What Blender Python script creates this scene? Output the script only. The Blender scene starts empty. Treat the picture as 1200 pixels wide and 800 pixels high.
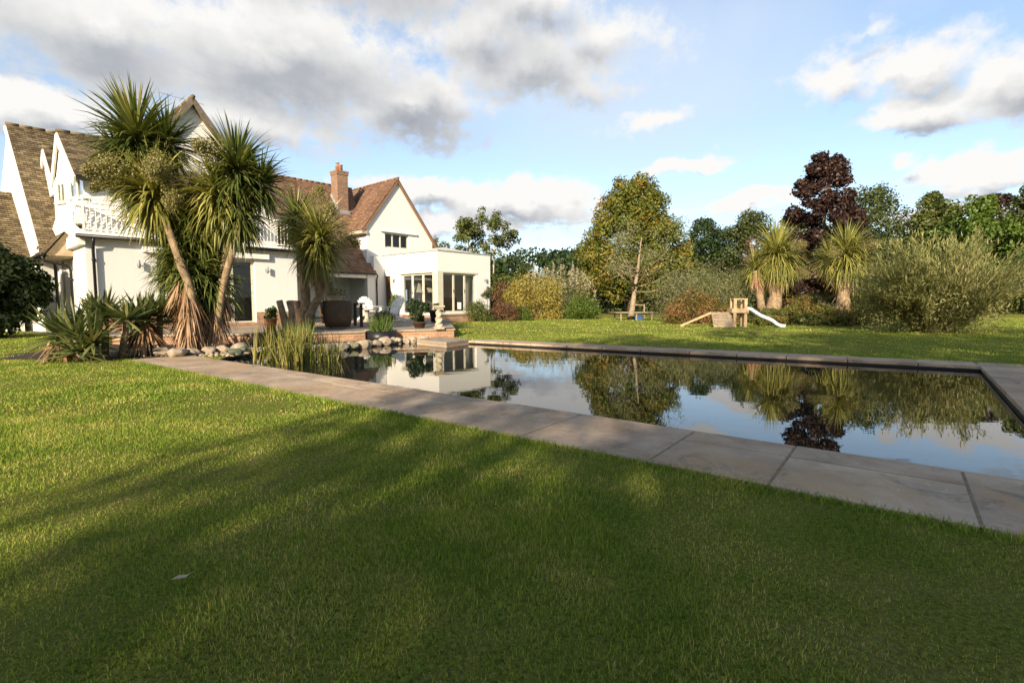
import bpy, bmesh, math, random
import numpy as np
from mathutils import Vector, Matrix, geometry

S = bpy.context.scene
COL = S.collection
R = math.radians
PI = math.pi

# ------------------------------------------------------------------ camera
cam_d = bpy.data.cameras.new('camera'); cam = bpy.data.objects.new('camera', cam_d); COL.objects.link(cam)
cam.location = (0, 0, 1.0); cam.rotation_euler = (R(90 - 4.43), 0, 0)
cam_d.sensor_width = 36; cam_d.lens = 18.0; cam_d.clip_start = .05; cam_d.clip_end = 3000
S.camera = cam
S.view_settings.view_transform = 'Standard'; S.view_settings.look = 'None'
S.view_settings.exposure = 1.14; S.view_settings.gamma = 1.0
S.view_settings.use_curve_mapping = False
S.cycles.max_bounces = 6; S.cycles.transparent_max_bounces = 12
S.cycles.sample_clamp_indirect = 6

# ------------------------------------------------------------------ sun and sky
SUN_EL = 21.0
SUN_AZ = math.atan2(-.29, -.954)                   # bearing of the sun from +Y towards +X
to_sun = Vector((math.sin(SUN_AZ) * math.cos(R(SUN_EL)), math.cos(SUN_AZ) * math.cos(R(SUN_EL)), math.sin(R(SUN_EL))))
sd = bpy.data.lights.new('sun', 'SUN'); sd.energy = 5.0; sd.angle = R(.53); sd.color = (1.0, .84, .63)
so = bpy.data.objects.new('sun', sd); COL.objects.link(so); so.location = (0, 0, 30)
so.rotation_euler = to_sun.to_track_quat('Z', 'Y').to_euler()


class NG:
    """tiny helper to write node graphs"""
    def __init__(s, tree): s.t = tree
    def n(s, kind, **kw):
        nd = s.t.nodes.new(kind)
        for k, v in kw.items(): setattr(nd, k, v)
        return nd
    def put(s, sock, val):
        if isinstance(val, bpy.types.NodeSocket): s.t.links.new(val, sock)
        elif val is not None: sock.default_value = val
    def m(s, op, a, b=None, c=None, clamp=False):
        nd = s.n('ShaderNodeMath', operation=op, use_clamp=clamp)
        for i, x in enumerate((a, b, c)): s.put(nd.inputs[i], x)
        return nd.outputs[0]
    def vm(s, op, a, b=None):
        nd = s.n('ShaderNodeVectorMath', operation=op)
        s.put(nd.inputs[0], a)
        if b is not None: s.put(nd.inputs[3 if op == 'SCALE' else 1], b)
        return nd.outputs['Value' if op in ('LENGTH', 'DOT_PRODUCT') else 'Vector']
    def rng(s, v, a, b, c=0., d=1., smooth=True):
        nd = s.n('ShaderNodeMapRange', interpolation_type='SMOOTHSTEP' if smooth else 'LINEAR')
        s.put(nd.inputs[0], v)
        for i, x in enumerate((a, b, c, d)): s.put(nd.inputs[i + 1], x)
        return nd.outputs[0]
    def mix(s, f, a, b, mode='MIX'):
        nd = s.n('ShaderNodeMix', data_type='RGBA', blend_type=mode)
        s.put(nd.inputs[0], f); s.put(nd.inputs[6], a); s.put(nd.inputs[7], b)
        return nd.outputs[2]
    def noise(s, vec, scale, detail=4, rough=.5, dist=0., col=False):
        nd = s.n('ShaderNodeTexNoise'); s.put(nd.inputs['Vector'], vec)
        nd.inputs['Scale'].default_value = scale; nd.inputs['Detail'].default_value = detail
        nd.inputs['Roughness'].default_value = rough; nd.inputs['Distortion'].default_value = dist
        return nd.outputs[1 if col else 0]
    def ramp(s, f, stops):
        nd = s.n('ShaderNodeValToRGB'); s.put(nd.inputs[0], f); cr = nd.color_ramp
        while len(cr.elements) < len(stops): cr.elements.new(.5)
        for e, (p, c) in zip(cr.elements, stops): e.position = p; e.color = (c[0], c[1], c[2], 1)
        return nd.outputs[0]


W = bpy.data.worlds.new('World'); S.world = W; W.use_nodes = True
W.node_tree.nodes.clear()
g = NG(W.node_tree)
sky = g.n('ShaderNodeTexSky', sky_type='NISHITA'); sky.sun_disc = False
sky.sun_elevation = R(SUN_EL); sky.sun_rotation = SUN_AZ; sky.air_density = 1.0; sky.dust_density = .9; sky.ozone_density = 1.6
sep = g.n('ShaderNodeSeparateXYZ'); tc = g.n('ShaderNodeTexCoord'); g.put(sep.inputs[0], tc.outputs['Generated'])
dx, dy, dz = sep.outputs
az = g.m('ARCTAN2', dx, dy); el = g.m('ARCSINE', dz)
cmb = g.n('ShaderNodeCombineXYZ'); g.put(cmb.inputs[0], az); g.put(cmb.inputs[1], el)
ae = cmb.outputs[0]
# perspective of a flat cloud layer, for the texture inside the clouds
dzc = g.m('MAXIMUM', g.m('ADD', dz, .10), .06)
lay = g.n('ShaderNodeCombineXYZ'); g.put(lay.inputs[0], g.m('DIVIDE', dx, dzc)); g.put(lay.inputs[1], g.m('DIVIDE', dy, dzc))
lay = lay.outputs[0]
# bearing and height of each cloud (radians), half-widths, cover
CLOUDS = [(-.664,.392,.25,.10,1.0), (-.409,.400,.31,.115,1.0), (-.19,.350,.20,.062,1.0), (-.05,.46,.16,.07,.85), (.02,.42,.24,.07,.8), (.14,.46,.14,.05,.7), (.05,.50,.14,.05,.8), (.12,.40,.09,.04,.75), (.03,.41,.10,.05,.8), (-.726,.268,.118,.039,.9),
 (-.471,.304,.147,.045,.85), (-.016,.186,.186,.047,.98), (-.178,.203,.126,.033,.9), (-.09,.139,.154,.028,.85), (.409,.171,.088,.019,1.0),
 (.315,.244,.11,.016,.7), (.249,.323,.075,.018,.68), (.554,.351,.075,.036,.72), (.661,.341,.085,.038,.76), (.664,.29,.10,.030,.78),
 (.754,.304,.07,.055,.85), (.73,.189,.10,.030,.78), (.715,.135,.11,.018,.85), (.643,.211,.025,.013,.7), (.58,.396,.045,.015,.55),
 (-.30,.55,.5,.10,.8), (.95,.25,.14,.05,.9), (1.2,.33,.2,.07,.95), (-1.05,.36,.2,.09,.95), (-1.3,.2,.2,.05,.9), (1.5,.16,.2,.04,.9),
 (2.4,.4,.4,.12,.9), (-2.2,.22,.3,.08,.9), (.6,.72,.3,.1,.8), (.163,.165,.096,.040,.45)]
VEIL = [(.252,.38,.40,.20,.85), (.50,.225,.26,.055,.30), (.62,.42,.2,.06,.35), (.0,.26,.4,.05,.25), (.7,.10,.5,.06,.3), (.75,.48,.3,.1,.5)]
w1 = g.noise(lay, 1.15, 5, .58, col=True); w2 = g.noise(ae, 26, 6, .62, col=True)
w3 = g.noise(ae, 8, 4, .55, col=True)
warp = g.vm('ADD', g.vm('ADD', g.vm('SCALE', g.vm('SUBTRACT', w1, (.5, .5, .5)), .07), g.vm('SCALE', g.vm('SUBTRACT', w2, (.5, .5, .5)), .028)),
            g.vm('MULTIPLY', g.vm('SUBTRACT', w3, (.5, .5, .5)), (.13, .07, 0)))
av = g.vm('MULTIPLY', g.vm('ADD', ae, warp), (1, 1, 0))


def field(vec, lst, hard):
    out = None
    for (a, e, sa, se, wgt) in lst:
        d = g.vm('LENGTH', g.vm('MULTIPLY', g.vm('SUBTRACT', vec, (a, e, 0)), (1 / sa, 1 / se, 0)))
        v = g.m('MULTIPLY', g.m('SUBTRACT', 1.25, d), wgt)
        out = v if out is None else (g.m('MAXIMUM', out, v) if not hard else g.m('SMOOTH_MAX', out, v, .25))
    return out


F0 = field(av, CLOUDS, True)
F1 = field(g.vm('ADD', av, (-.012, .030, 0)), CLOUDS, True)       # the same field a step towards the light
dens_n = g.noise(lay, 2.6, 7, .62); dn2 = g.noise(ae, 34, 6, .65)
dn3 = g.noise(ae, 13, 5, .6)
nn = g.m('ADD', g.m('ADD', g.m('MULTIPLY', g.m('SUBTRACT', dens_n, .5), 1.1), g.m('MULTIPLY', g.m('SUBTRACT', dn2, .5), .9)), g.m('MULTIPLY', g.m('SUBTRACT', dn3, .5), 1.1))
d0 = g.m('ADD', F0, nn)
dens = g.rng(d0, .04, g.m('ADD', .52, g.m('MULTIPLY', g.rng(el, .2, .36), .22)))
hi = g.noise(lay, .8, 6, .62, .4)
veil = g.m('MULTIPLY', g.rng(g.m('ADD', field(av, VEIL, False), g.m('MULTIPLY', g.m('SUBTRACT', hi, .5), .9)), -.15, .85), .70)
veil = g.m('MAXIMUM', veil, g.m('ADD', .22, g.m('MULTIPLY', g.rng(el, .30, .02), .32)))
# light and shade in the clouds: thick parts grey, the side towards the sun white
relief = g.m('SUBTRACT', F0, F1)
thick = g.rng(g.m('ADD', F0, g.m('MULTIPLY', nn, .5)), .25, 1.15)
bigmask = g.rng(el, .21, .33)
patchy = g.rng(g.noise(lay, .95, 5, .6, .3), .36, .62)
grey = g.m('MULTIPLY', thick, g.m('ADD', .26, g.m('MULTIPLY', bigmask, g.m('ADD', .10, g.m('MULTIPLY', patchy, .38)))))
br = g.m('ADD', g.m('SUBTRACT', .98, grey), g.m('MULTIPLY', relief, 1.1))
br = g.m('ADD', br, g.m('MULTIPLY', g.m('SUBTRACT', dens_n, .5), .45))
br = g.m('ADD', br, g.m('MULTIPLY', g.m('SUBTRACT', dn2, .5), .35), clamp=True)
ccol = g.ramp(br, [(0.0, (.175, .188, .215)), (.35, (.235, .246, .266)), (.65, (.35, .352, .355)), (1.0, (.48, .473, .46))])
bg1 = g.n('ShaderNodeBackground'); g.put(bg1.inputs[0], sky.outputs[0]); bg1.inputs[1].default_value = .108
bg2 = g.n('ShaderNodeBackground'); g.put(bg2.inputs[0], ccol); bg2.inputs[1].default_value = .93
bg3 = g.n('ShaderNodeBackground'); bg3.inputs[0].default_value = (.36, .41, .475, 1); bg3.inputs[1].default_value = .95
mx1 = g.n('ShaderNodeMixShader'); g.put(mx1.inputs[0], veil); g.put(mx1.inputs[1], bg1.outputs[0]); g.put(mx1.inputs[2], bg3.outputs[0])
mx2 = g.n('ShaderNodeMixShader'); g.put(mx2.inputs[0], dens); g.put(mx2.inputs[1], mx1.outputs[0]); g.put(mx2.inputs[2], bg2.outputs[0])
wo = g.n('ShaderNodeOutputWorld'); g.put(wo.inputs[0], mx2.outputs[0])

# ------------------------------------------------------------------ materials
MATS = {}


def mat(name, col, rough=.7, var=.12, vscale=6., bump=0., bscale=40., spec=.3, col2=None, metallic=0., detail=5):
    if name in MATS: return MATS[name]
    m = bpy.data.materials.new(name); m.use_nodes = True; m.node_tree.nodes.clear(); q = NG(m.node_tree)
    tcn = q.n('ShaderNodeTexCoord'); P = tcn.outputs['Object']
    b = q.n('ShaderNodeBsdfPrincipled'); o = q.n('ShaderNodeOutputMaterial'); q.put(o.inputs[0], b.outputs[0])
    c2 = col2 or tuple(max(0, x * (1 - var * 2)) for x in col)
    nz = q.noise(P, vscale, detail, .6)
    c = q.mix(q.rng(nz, .3, .7), (*col, 1), (*c2, 1))
    q.put(b.inputs['Base Color'], c)
    b.inputs['Roughness'].default_value = rough; b.inputs['Specular IOR Level'].default_value = spec; b.inputs['Metallic'].default_value = metallic
    if bump:
        bp = q.n('ShaderNodeBump'); bp.inputs['Strength'].default_value = bump; bp.inputs['Distance'].default_value = .02
        q.put(bp.inputs['Height'], q.noise(P, bscale, 6, .65)); q.put(b.inputs['Normal'], bp.outputs[0])
    MATS[name] = m
    return m


def island_mat(name, stops, rough=.8, bump=.3, bscale=30., spec=.25, mott=.35, mscale=5.):
    """each separate piece of the mesh (slab, tile, stone) takes its own shade from the ramp"""
    m = bpy.data.materials.new(name); m.use_nodes = True; m.node_tree.nodes.clear(); q = NG(m.node_tree)
    P = q.n('ShaderNodeTexCoord').outputs['Object']; geo = q.n('ShaderNodeNewGeometry')
    b = q.n('ShaderNodeBsdfPrincipled'); o = q.n('ShaderNodeOutputMaterial'); q.put(o.inputs[0], b.outputs[0])
    c = q.ramp(geo.outputs['Random Per Island'], stops)
    nz = q.noise(P, mscale, 6, .65)
    c = q.mix(mott, c, q.ramp(nz, [(.25, tuple(x * .45 for x in stops[0][1])), (.5, stops[len(stops) // 2][1]), (.75, tuple(min(1, x * 1.5) for x in stops[-1][1]))]))
    if 'slab' in name or 'flag' in name:       # rust-brown stains and pale lichen spots of the stone itself
        c = q.mix(q.rng(q.noise(P, 1.1, 6, .72, .8), .46, .66, 0, .70), c, (.36, .235, .12, 1))
        c = q.mix(q.rng(q.noise(P, 2.6, 7, .78, 1.0), .50, .72, 0, .72), c, (.10, .086, .070, 1))
        c = q.mix(q.rng(q.noise(P, 30, 4, .65), .63, .72, 0, .7), c, (.50, .46, .37, 1))
    q.put(b.inputs['Base Color'], c); b.inputs['Roughness'].default_value = rough; b.inputs['Specular IOR Level'].default_value = spec
    bp = q.n('ShaderNodeBump'); bp.inputs['Strength'].default_value = bump; bp.inputs['Distance'].default_value = .02
    q.put(bp.inputs['Height'], q.noise(P, bscale, 6, .7)); q.put(b.inputs['Normal'], bp.outputs[0])
    return m


def leaf_mat(name, stops, trans=.35, rough=.5, patch=2.0, pa=.45, spec=.3):
    """foliage: each leaf its own shade, with patches of older and younger leaf"""
    m = bpy.data.materials.new(name); m.use_nodes = True; m.node_tree.nodes.clear(); q = NG(m.node_tree)
    P = q.n('ShaderNodeTexCoord').outputs['Object']; geo = q.n('ShaderNodeNewGeometry')
    f = q.m('ADD', q.m('MULTIPLY', geo.outputs['Random Per Island'], 1 - pa), q.m('MULTIPLY', q.rng(q.noise(P, patch, 4, .6), .3, .7), pa))
    gsc = {'leaf_dark_green': 1.15, 'leaf_copper': 1.1, 'leaf_autumn': 1.5, 'leaf_mid_green': 1.12, 'leaf_bright_green': 1.15, 'dead_leaf': 1.0, 'dead_leaf_reddish': .9, 'reed_leaf': 1.2, 'grass_blade': 2.85}.get(name, 1.45)
    c = q.ramp(f, [(p_, (c_[0] * gsc * 1.06, c_[1] * gsc, c_[2] * gsc)) for p_, c_ in stops])
    b = q.n('ShaderNodeBsdfPrincipled'); q.put(b.inputs['Base Color'], c); b.inputs['Roughness'].default_value = rough; b.inputs['Specular IOR Level'].default_value = spec
    t = q.n('ShaderNodeBsdfTranslucent'); q.put(t.inputs[0], q.mix(1.0, c, (1.2, 1.15, .6, 1), 'MULTIPLY'))
    mx = q.n('ShaderNodeMixShader'); mx.inputs[0].default_value = trans; q.put(mx.inputs[1], b.outputs[0]); q.put(mx.inputs[2], t.outputs[0])
    o = q.n('ShaderNodeOutputMaterial'); q.put(o.inputs[0], mx.outputs[0])
    return m


def brick_mat(name, c1, c2, mortar, scale=1.0):
    m = bpy.data.materials.new(name); m.use_nodes = True; m.node_tree.nodes.clear(); q = NG(m.node_tree)
    P = q.n('ShaderNodeTexCoord').outputs['Object']; geo = q.n('ShaderNodeNewGeometry')
    sp = q.n('ShaderNodeSeparateXYZ'); q.put(sp.inputs[0], P)
    cb = q.n('ShaderNodeCombineXYZ'); q.put(cb.inputs[0], q.m('ADD', sp.outputs[0], sp.outputs[1])); q.put(cb.inputs[1], sp.outputs[2])
    bt = q.n('ShaderNodeTexBrick'); q.put(bt.inputs['Vector'], cb.outputs[0])
    bt.inputs['Scale'].default_value = scale; bt.inputs['Brick Width'].default_value = .225; bt.inputs['Row Height'].default_value = .075
    bt.inputs['Mortar Size'].default_value = .008; bt.inputs['Color1'].default_value = (*c1, 1); bt.inputs['Color2'].default_value = (*c2, 1); bt.inputs['Mortar'].default_value = (*mortar, 1)
    c = q.mix(q.rng(q.noise(P, 5, 5, .6), .35, .75, 0, .45), bt.outputs[0], (c2[0] * .5, c2[1] * .5, c2[2] * .5, 1))
    b = q.n('ShaderNodeBsdfPrincipled'); q.put(b.inputs['Base Color'], c); b.inputs['Roughness'].default_value = .85
    bp = q.n('ShaderNodeBump'); bp.inputs['Strength'].default_value = .5; bp.inputs['Distance'].default_value = .008
    q.put(bp.inputs['Height'], q.m('SUBTRACT', q.m('MULTIPLY', q.noise(P, 60, 4), .4), bt.outputs['Fac'])); q.put(b.inputs['Normal'], bp.outputs[0])
    o = q.n('ShaderNodeOutputMaterial'); q.put(o.inputs[0], b.outputs[0])
    return m


def glass_mat():
    m = bpy.data.materials.new('window_glass'); m.use_nodes = True; m.node_tree.nodes.clear(); q = NG(m.node_tree)
    t = q.n('ShaderNodeBsdfTransparent'); t.inputs[0].default_value = (.93, .95, .94, 1)
    gl = q.n('ShaderNodeBsdfGlossy'); gl.inputs['Roughness'].default_value = .01; gl.inputs[0].default_value = (.9, .95, 1, 1)
    fr = q.n('ShaderNodeFresnel'); fr.inputs[0].default_value = 1.5
    mx = q.n('ShaderNodeMixShader'); q.put(mx.inputs[0], q.m('ADD', q.m('MULTIPLY', fr.outputs[0], .75), .01)); q.put(mx.inputs[1], t.outputs[0]); q.put(mx.inputs[2], gl.outputs[0])
    o = q.n('ShaderNodeOutputMaterial'); q.put(o.inputs[0], mx.outputs[0])
    return m


def render_mat():
    """painted render: faint trowel texture, rain streaks and grime of its own"""
    m = bpy.data.materials.new('white_render'); m.use_nodes = True; m.node_tree.nodes.clear(); q = NG(m.node_tree)
    P = q.n('ShaderNodeTexCoord').outputs['Object']
    st = q.noise(q.vm('MULTIPLY', P, (5, 5, .5)), 1.6, 6, .65); n2 = q.noise(P, 1.1, 6, .6)
    c = q.mix(q.rng(st, .5, .85, 0, .28), (.61, .60, .565, 1), (.44, .415, .36, 1))
    c = q.mix(q.rng(n2, .45, .8, 0, .25), c, (.52, .50, .455, 1))
    b = q.n('ShaderNodeBsdfPrincipled'); q.put(b.inputs['Base Color'], c); b.inputs['Roughness'].default_value = .85; b.inputs['Specular IOR Level'].default_value = .15
    bp = q.n('ShaderNodeBump'); bp.inputs['Strength'].default_value = .22; bp.inputs['Distance'].default_value = .015
    q.put(bp.inputs['Height'], q.noise(P, 22, 7, .7)); q.put(b.inputs['Normal'], bp.outputs[0])
    o = q.n('ShaderNodeOutputMaterial'); q.put(o.inputs[0], b.outputs[0])
    return m


def lawn_mat():
    m = bpy.data.materials.new('lawn_ground'); m.use_nodes = True; m.node_tree.nodes.clear(); q = NG(m.node_tree)
    P = q.n('ShaderNodeTexCoord').outputs['Object']
    n1 = q.noise(P, .55, 5, .6); n2 = q.noise(P, 3.2, 6, .65); n3 = q.noise(P, 55, 5, .7); n4 = q.noise(P, .13, 3, .5)
    c = q.ramp(n3, [(.30, (.035, .034, .012)), (.5, (.17, .18, .030)), (.70, (.38, .35, .10))])
    c = q.mix(q.rng(n2, .38, .72, 0, .55), c, (.22, .19, .07, 1))
    c = q.mix(q.rng(n1, .42, .7, 0, .5), c, (.11, .165, .022, 1))
    c = q.mix(q.rng(n4, .4, .65, 0, .3), c, (.24, .245, .055, 1))
    b = q.n('ShaderNodeBsdfPrincipled'); q.put(b.inputs['Base Color'], c); b.inputs['Roughness'].default_value = 1; b.inputs['Specular IOR Level'].default_value = .03
    bp = q.n('ShaderNodeBump'); bp.inputs['Strength'].default_value = .9; bp.inputs['Distance'].default_value = .04
    q.put(bp.inputs['Height'], q.m('ADD', q.noise(P, 90, 4, .7), q.m('MULTIPLY', q.noise(P, 14, 4, .6), .8))); q.put(b.inputs['Normal'], bp.outputs[0])
    o = q.n('ShaderNodeOutputMaterial'); q.put(o.inputs[0], b.outputs[0])
    return m


def water_mat():
    m = bpy.data.materials.new('pond_water'); m.use_nodes = True; m.node_tree.nodes.clear(); q = NG(m.node_tree)
    P = q.n('ShaderNodeTexCoord').outputs['Object']
    b = q.n('ShaderNodeBsdfPrincipled'); b.inputs['Base Color'].default_value = (.006, .009, .007, 1); b.inputs['Roughness'].default_value = .006
    b.inputs['IOR'].default_value = 1.40; b.inputs['Specular IOR Level'].default_value = .62
    bp = q.n('ShaderNodeBump'); bp.inputs['Strength'].default_value = .09; bp.inputs['Distance'].default_value = .012
    h1 = q.noise(q.vm('MULTIPLY', P, (1.0, 1.6, 1)), 1.7, 3, .5); h2 = q.noise(q.vm('MULTIPLY', P, (1.3, 2.4, 1)), 7, 2, .5)
    zone = q.rng(q.noise(P, .35, 2, .5), .42, .62, .1, 1.0)
    q.put(bp.inputs['Height'], q.m('ADD', h1, q.m('MULTIPLY', q.m('MULTIPLY', h2, .22), zone))); q.put(b.inputs['Normal'], bp.outputs[0])
    o = q.n('ShaderNodeOutputMaterial'); q.put(o.inputs[0], b.outputs[0])
    return m


M_render = render_mat(); M_glass = glass_mat(); M_water = water_mat(); M_lawn = lawn_mat()
M_frame = mat('sage_frame', (.50, .48, .38), .5, .06); M_white = mat('white_paint', (.78, .75, .68), .5, .07)
M_black = mat('black_plastic', (.012, .012, .013), .4, .1); M_tileold = island_mat('old_roof_tile', [(0, (.035, .027, .016)), (.35, (.095, .072, .040)), (.7, (.15, .112, .060)), (1, (.25, .195, .11))], .9, .4, 25, mott=.32, mscale=2.2)
M_tilered = island_mat('red_roof_tile', [(0, (.105, .060, .038)), (.4, (.165, .092, .056)), (.75, (.205, .118, .072)), (1, (.25, .155, .10))], .9, .4, 25, mott=.22, mscale=1.6)
M_brick = brick_mat('orange_brick', (.36, .185, .095), (.28, .135, .07), (.36, .30, .22)); M_brickdark = brick_mat('chimney_brick', (.23, .12, .065), (.17, .085, .045), (.28, .23, .17))
M_flag = island_mat('terrace_flag', [(0, (.20, .16, .12)), (.5, (.27, .22, .165)), (1, (.33, .275, .21))], .85, .25, 14)
M_slab = island_mat('coping_slab', [(0, (.25, .185, .130)), (.4, (.31, .238, .172)), (.75, (.37, .285, .205)), (1, (.41, .325, .235))], .85, .45, 16, .10, .55, 1.9)
M_bark = mat('bark', (.13, .095, .06), .9, .25, 7, .9, 28); M_palebark = mat('pale_bark', (.30, .24, .155), .9, .2, 7, .9, 24); M_cordbark = mat('cordyline_bark', (.30, .215, .125), .95, .28, 9, 1.0, 30)
M_stone = mat('field_stone', (.36, .29, .21), .85, .25, 4, .5, 14); M_greystone = mat('grey_field_stone', (.17, .155, .135), .85, .25, 4, .5, 14); M_carved = mat('carved_stone', (.42, .36, .26), .85, .18, 6, .5, 30)
M_wicker = mat('wicker', (.10, .062, .035), .55, .25, 30, .9, 90); M_terra = mat('terracotta', (.36, .15, .075), .8, .15, 6, .3, 40)
M_lead = mat('lead_flashing', (.28, .29, .30), .6, .15); M_wood = mat('weathered_wood', (.30, .235, .16), .8, .2, 9, .4, 30); M_newwood = mat('honey_wood', (.42, .30, .17), .7, .16, 8, .4, 30)
M_greywood = mat('grey_adirondack', (.62, .60, .55), .7, .1, 9, .3, 30); M_darkwood = mat('dark_wood', (.055, .032, .018), .5, .2, 9); M_soil = mat('soil', (.045, .032, .02), 1, .3, 6, .8, 20)
M_liner = mat('pond_liner', (.016, .015, .013), .6, .3, 5, .4, 14)

# ------------------------------------------------------------------ mesh helpers


def link(name, me, m=None, parent=None):
    o = bpy.data.objects.new(name, me); COL.objects.link(o)
    if m is not None and len(me.materials) == 0:
        for x in (m if isinstance(m, (list, tuple)) else [m]): me.materials.append(x)
    if parent is not None: o.parent = parent
    return o


def tag(o, label=None, cat=None, group=None, kind=None):
    if label: o['label'] = label
    if cat: o['category'] = cat
    if group: o['group'] = group
    if kind: o['kind'] = kind
    return o


def thing(name, label, cat, loc=(0, 0, 0), rotz=0., group=None):
    o = bpy.data.objects.new(name, None); COL.objects.link(o); o.location = loc; o.rotation_euler = (0, 0, rotz); o.empty_display_size = .2
    return tag(o, label, cat, group)


def copy_tree(o, parent=None):
    kids = list(o.children)
    c = o.copy(); COL.objects.link(c)
    if parent is not None: c.parent = parent
    for k in kids: copy_tree(k, c)
    return c


class MB:
    """collects boxes, tubes, prisms and blobs into ONE mesh"""
    def __init__(s): s.v = []; s.f = []; s.sm = []
    def add(s, vs, fs, smooth=False):
        b = len(s.v); s.v += [tuple(x) for x in vs]; s.f += [tuple(i + b for i in f) for f in fs]; s.sm += [smooth] * len(fs); return s
    def hexa(s, p):
        return s.add(p, [(3, 2, 1, 0), (4, 5, 6, 7), (0, 1, 5, 4), (1, 2, 6, 5), (2, 3, 7, 6), (3, 0, 4, 7)])
    def box(s, x0, x1, y0, y1, z0, z1):
        return s.hexa([(x0, y0, z0), (x1, y0, z0), (x1, y1, z0), (x0, y1, z0), (x0, y0, z1), (x1, y0, z1), (x1, y1, z1), (x0, y1, z1)])
    def bar(s, a, b, w, h=None, upv=(0, 0, 1)):
        a = Vector(a); b = Vector(b); d = (b - a).normalized(); h = h or w; U = Vector(upv)
        if abs(d.dot(U)) > .98: U = Vector((1, 0, 0))
        r = d.cross(U).normalized() * w / 2; t = r.cross(d).normalized() * h / 2
        return s.hexa([a - r - t, a + r - t, a + r + t, a - r + t, b - r - t, b + r - t, b + r + t, b - r + t])
    def tube(s, pts, rad, n=8, smooth=True, cap=True):
        pts = [Vector(p) for p in pts]; k = len(pts)
        if not isinstance(rad, (list, tuple)): rad = [rad] * k
        vs = []; fs = []; pr = None
        for i, p in enumerate(pts):
            d = (pts[min(i + 1, k - 1)] - pts[max(i - 1, 0)]).normalized()
            a = d.cross(Vector((0, 0, 1)) if abs(d.z) < .95 else Vector((1, 0, 0))) if pr is None else pr - d * pr.dot(d)
            if a.length < 1e-6: a = Vector((1, 0, 0))
            a.normalize(); pr = a; b = d.cross(a)
            for j in range(n):
                t = 2 * PI * j / n; vs.append(p + (a * math.cos(t) + b * math.sin(t)) * rad[i])
        for i in range(k - 1):
            for j in range(n):
                fs.append((i * n + j, i * n + (j + 1) % n, (i + 1) * n + (j + 1) % n, (i + 1) * n + j))
        if cap: fs.append(tuple(range(n - 1, -1, -1))); fs.append(tuple((k - 1) * n + j for j in range(n)))
        return s.add(vs, fs, smooth)
    def lathe(s, prof, n=20, c=(0, 0, 0), smooth=True, a0=0., a1=2 * PI, twist=None):
        vs = []; fs = []; full = abs(a1 - a0 - 2 * PI) < 1e-6; m = n if full else n + 1
        for (r, z) in prof:
            for j in range(m):
                t = a0 + (a1 - a0) * j / n; rr = r if twist is None else r * twist(t, z)
                vs.append((c[0] + rr * math.cos(t), c[1] + rr * math.sin(t), c[2] + z))
        for i in range(len(prof) - 1):
            for j in range(n):
                j2 = (j + 1) % m
                fs.append((i * m + j, i * m + j2, (i + 1) * m + j2, (i + 1) * m + j))
        return s.add(vs, fs, smooth)
    def poly(s, outer, holes, place, t):
        """flat wall with openings: 2-D outline and holes, place(a, b, d) -> 3-D with depth d in 0..t"""
        loops = [outer] + list(holes)
        flat = [p for l in loops for p in l]
        tris = geometry.tessellate_polygon([[Vector((p[0], p[1], 0)) for p in l] for l in loops])
        n = len(flat)
        vs = [place(a, b, 0) for a, b in flat] + [place(a, b, t) for a, b in flat]
        fs = []
        for tr in tris: fs.append(tuple(tr)); fs.append(tuple(i + n for i in reversed(tr)))
        b = 0
        for l in loops:
            k = len(l)
            for i in range(k): j = (i + 1) % k; fs.append((b + i, b + j, b + j + n, b + i + n))
            b += k
        return s.add(vs, fs)
    def blob(s, c, r, rng, amp=.15, sub=2, flat=None):
        bm = bmesh.new(); bmesh.ops.create_icosphere(bm, subdivisions=sub, radius=1)
        ph = [rng.uniform(0, 6.28) for _ in range(6)]
        vs = []
        cuts = [(Vector((rng.gauss(0, 1), rng.gauss(0, 1), rng.gauss(0, .7))).normalized(), rng.uniform(.62, .85)) for _ in range(7)] if amp > .2 else []
        for v in bm.verts:
            p = v.co.copy()
            for cn, cd in cuts: p -= cn * max(0, p.dot(cn) - cd) * .85
            k = 1 + amp * (math.sin(2.3 * p.x + ph[0]) + math.sin(2.9 * p.y + ph[1]) + math.sin(2.5 * p.z + ph[2]) + .5 * math.sin(5 * p.x + 4 * p.y + ph[3])) / 2
            z = p.z * k * r[2]
            if flat is not None: z = max(z, flat * r[2])
            vs.append((c[0] + p.x * k * r[0], c[1] + p.y * k * r[1], c[2] + z))
        fs = [tuple(v.index for v in f.verts) for f in bm.faces]; bm.free()
        return s.add(vs, fs, True)
    def build(s, name, m=None, parent=None, bevel=0., recalc=True):
        me = bpy.data.meshes.new(name); me.from_pydata(s.v, [], s.f); me.update()
        me.polygons.foreach_set('use_smooth', s.sm)
        if recalc:
            bm = bmesh.new(); bm.from_mesh(me); bmesh.ops.recalc_face_normals(bm, faces=bm.faces); bm.to_mesh(me); bm.free()
        o = link(name, me, m, parent)
        if bevel:
            md = o.modifiers.new('bevel', 'BEVEL'); md.width = bevel; md.segments = 2; md.limit_method = 'ANGLE'; md.angle_limit = R(40)
        return o


def np_mesh(name, V, Q, m=None, parent=None, smooth=False):
    """mesh from numpy arrays: V (n,3), Q (k,c) all faces with c corners"""
    me = bpy.data.meshes.new(name); V = np.ascontiguousarray(V, dtype=np.float32); Q = np.ascontiguousarray(Q, dtype=np.int32)
    me.vertices.add(len(V)); me.vertices.foreach_set('co', V.ravel())
    k, c = Q.shape
    me.loops.add(k * c); me.loops.foreach_set('vertex_index', Q.ravel())
    me.polygons.add(k); me.polygons.foreach_set('loop_start', np.arange(0, k * c, c, dtype=np.int32))
    if smooth: me.polygons.foreach_set('use_smooth', np.ones(k, dtype=bool))
    me.update(calc_edges=True)
    return link(name, me, m, parent) if m is not None else me


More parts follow.
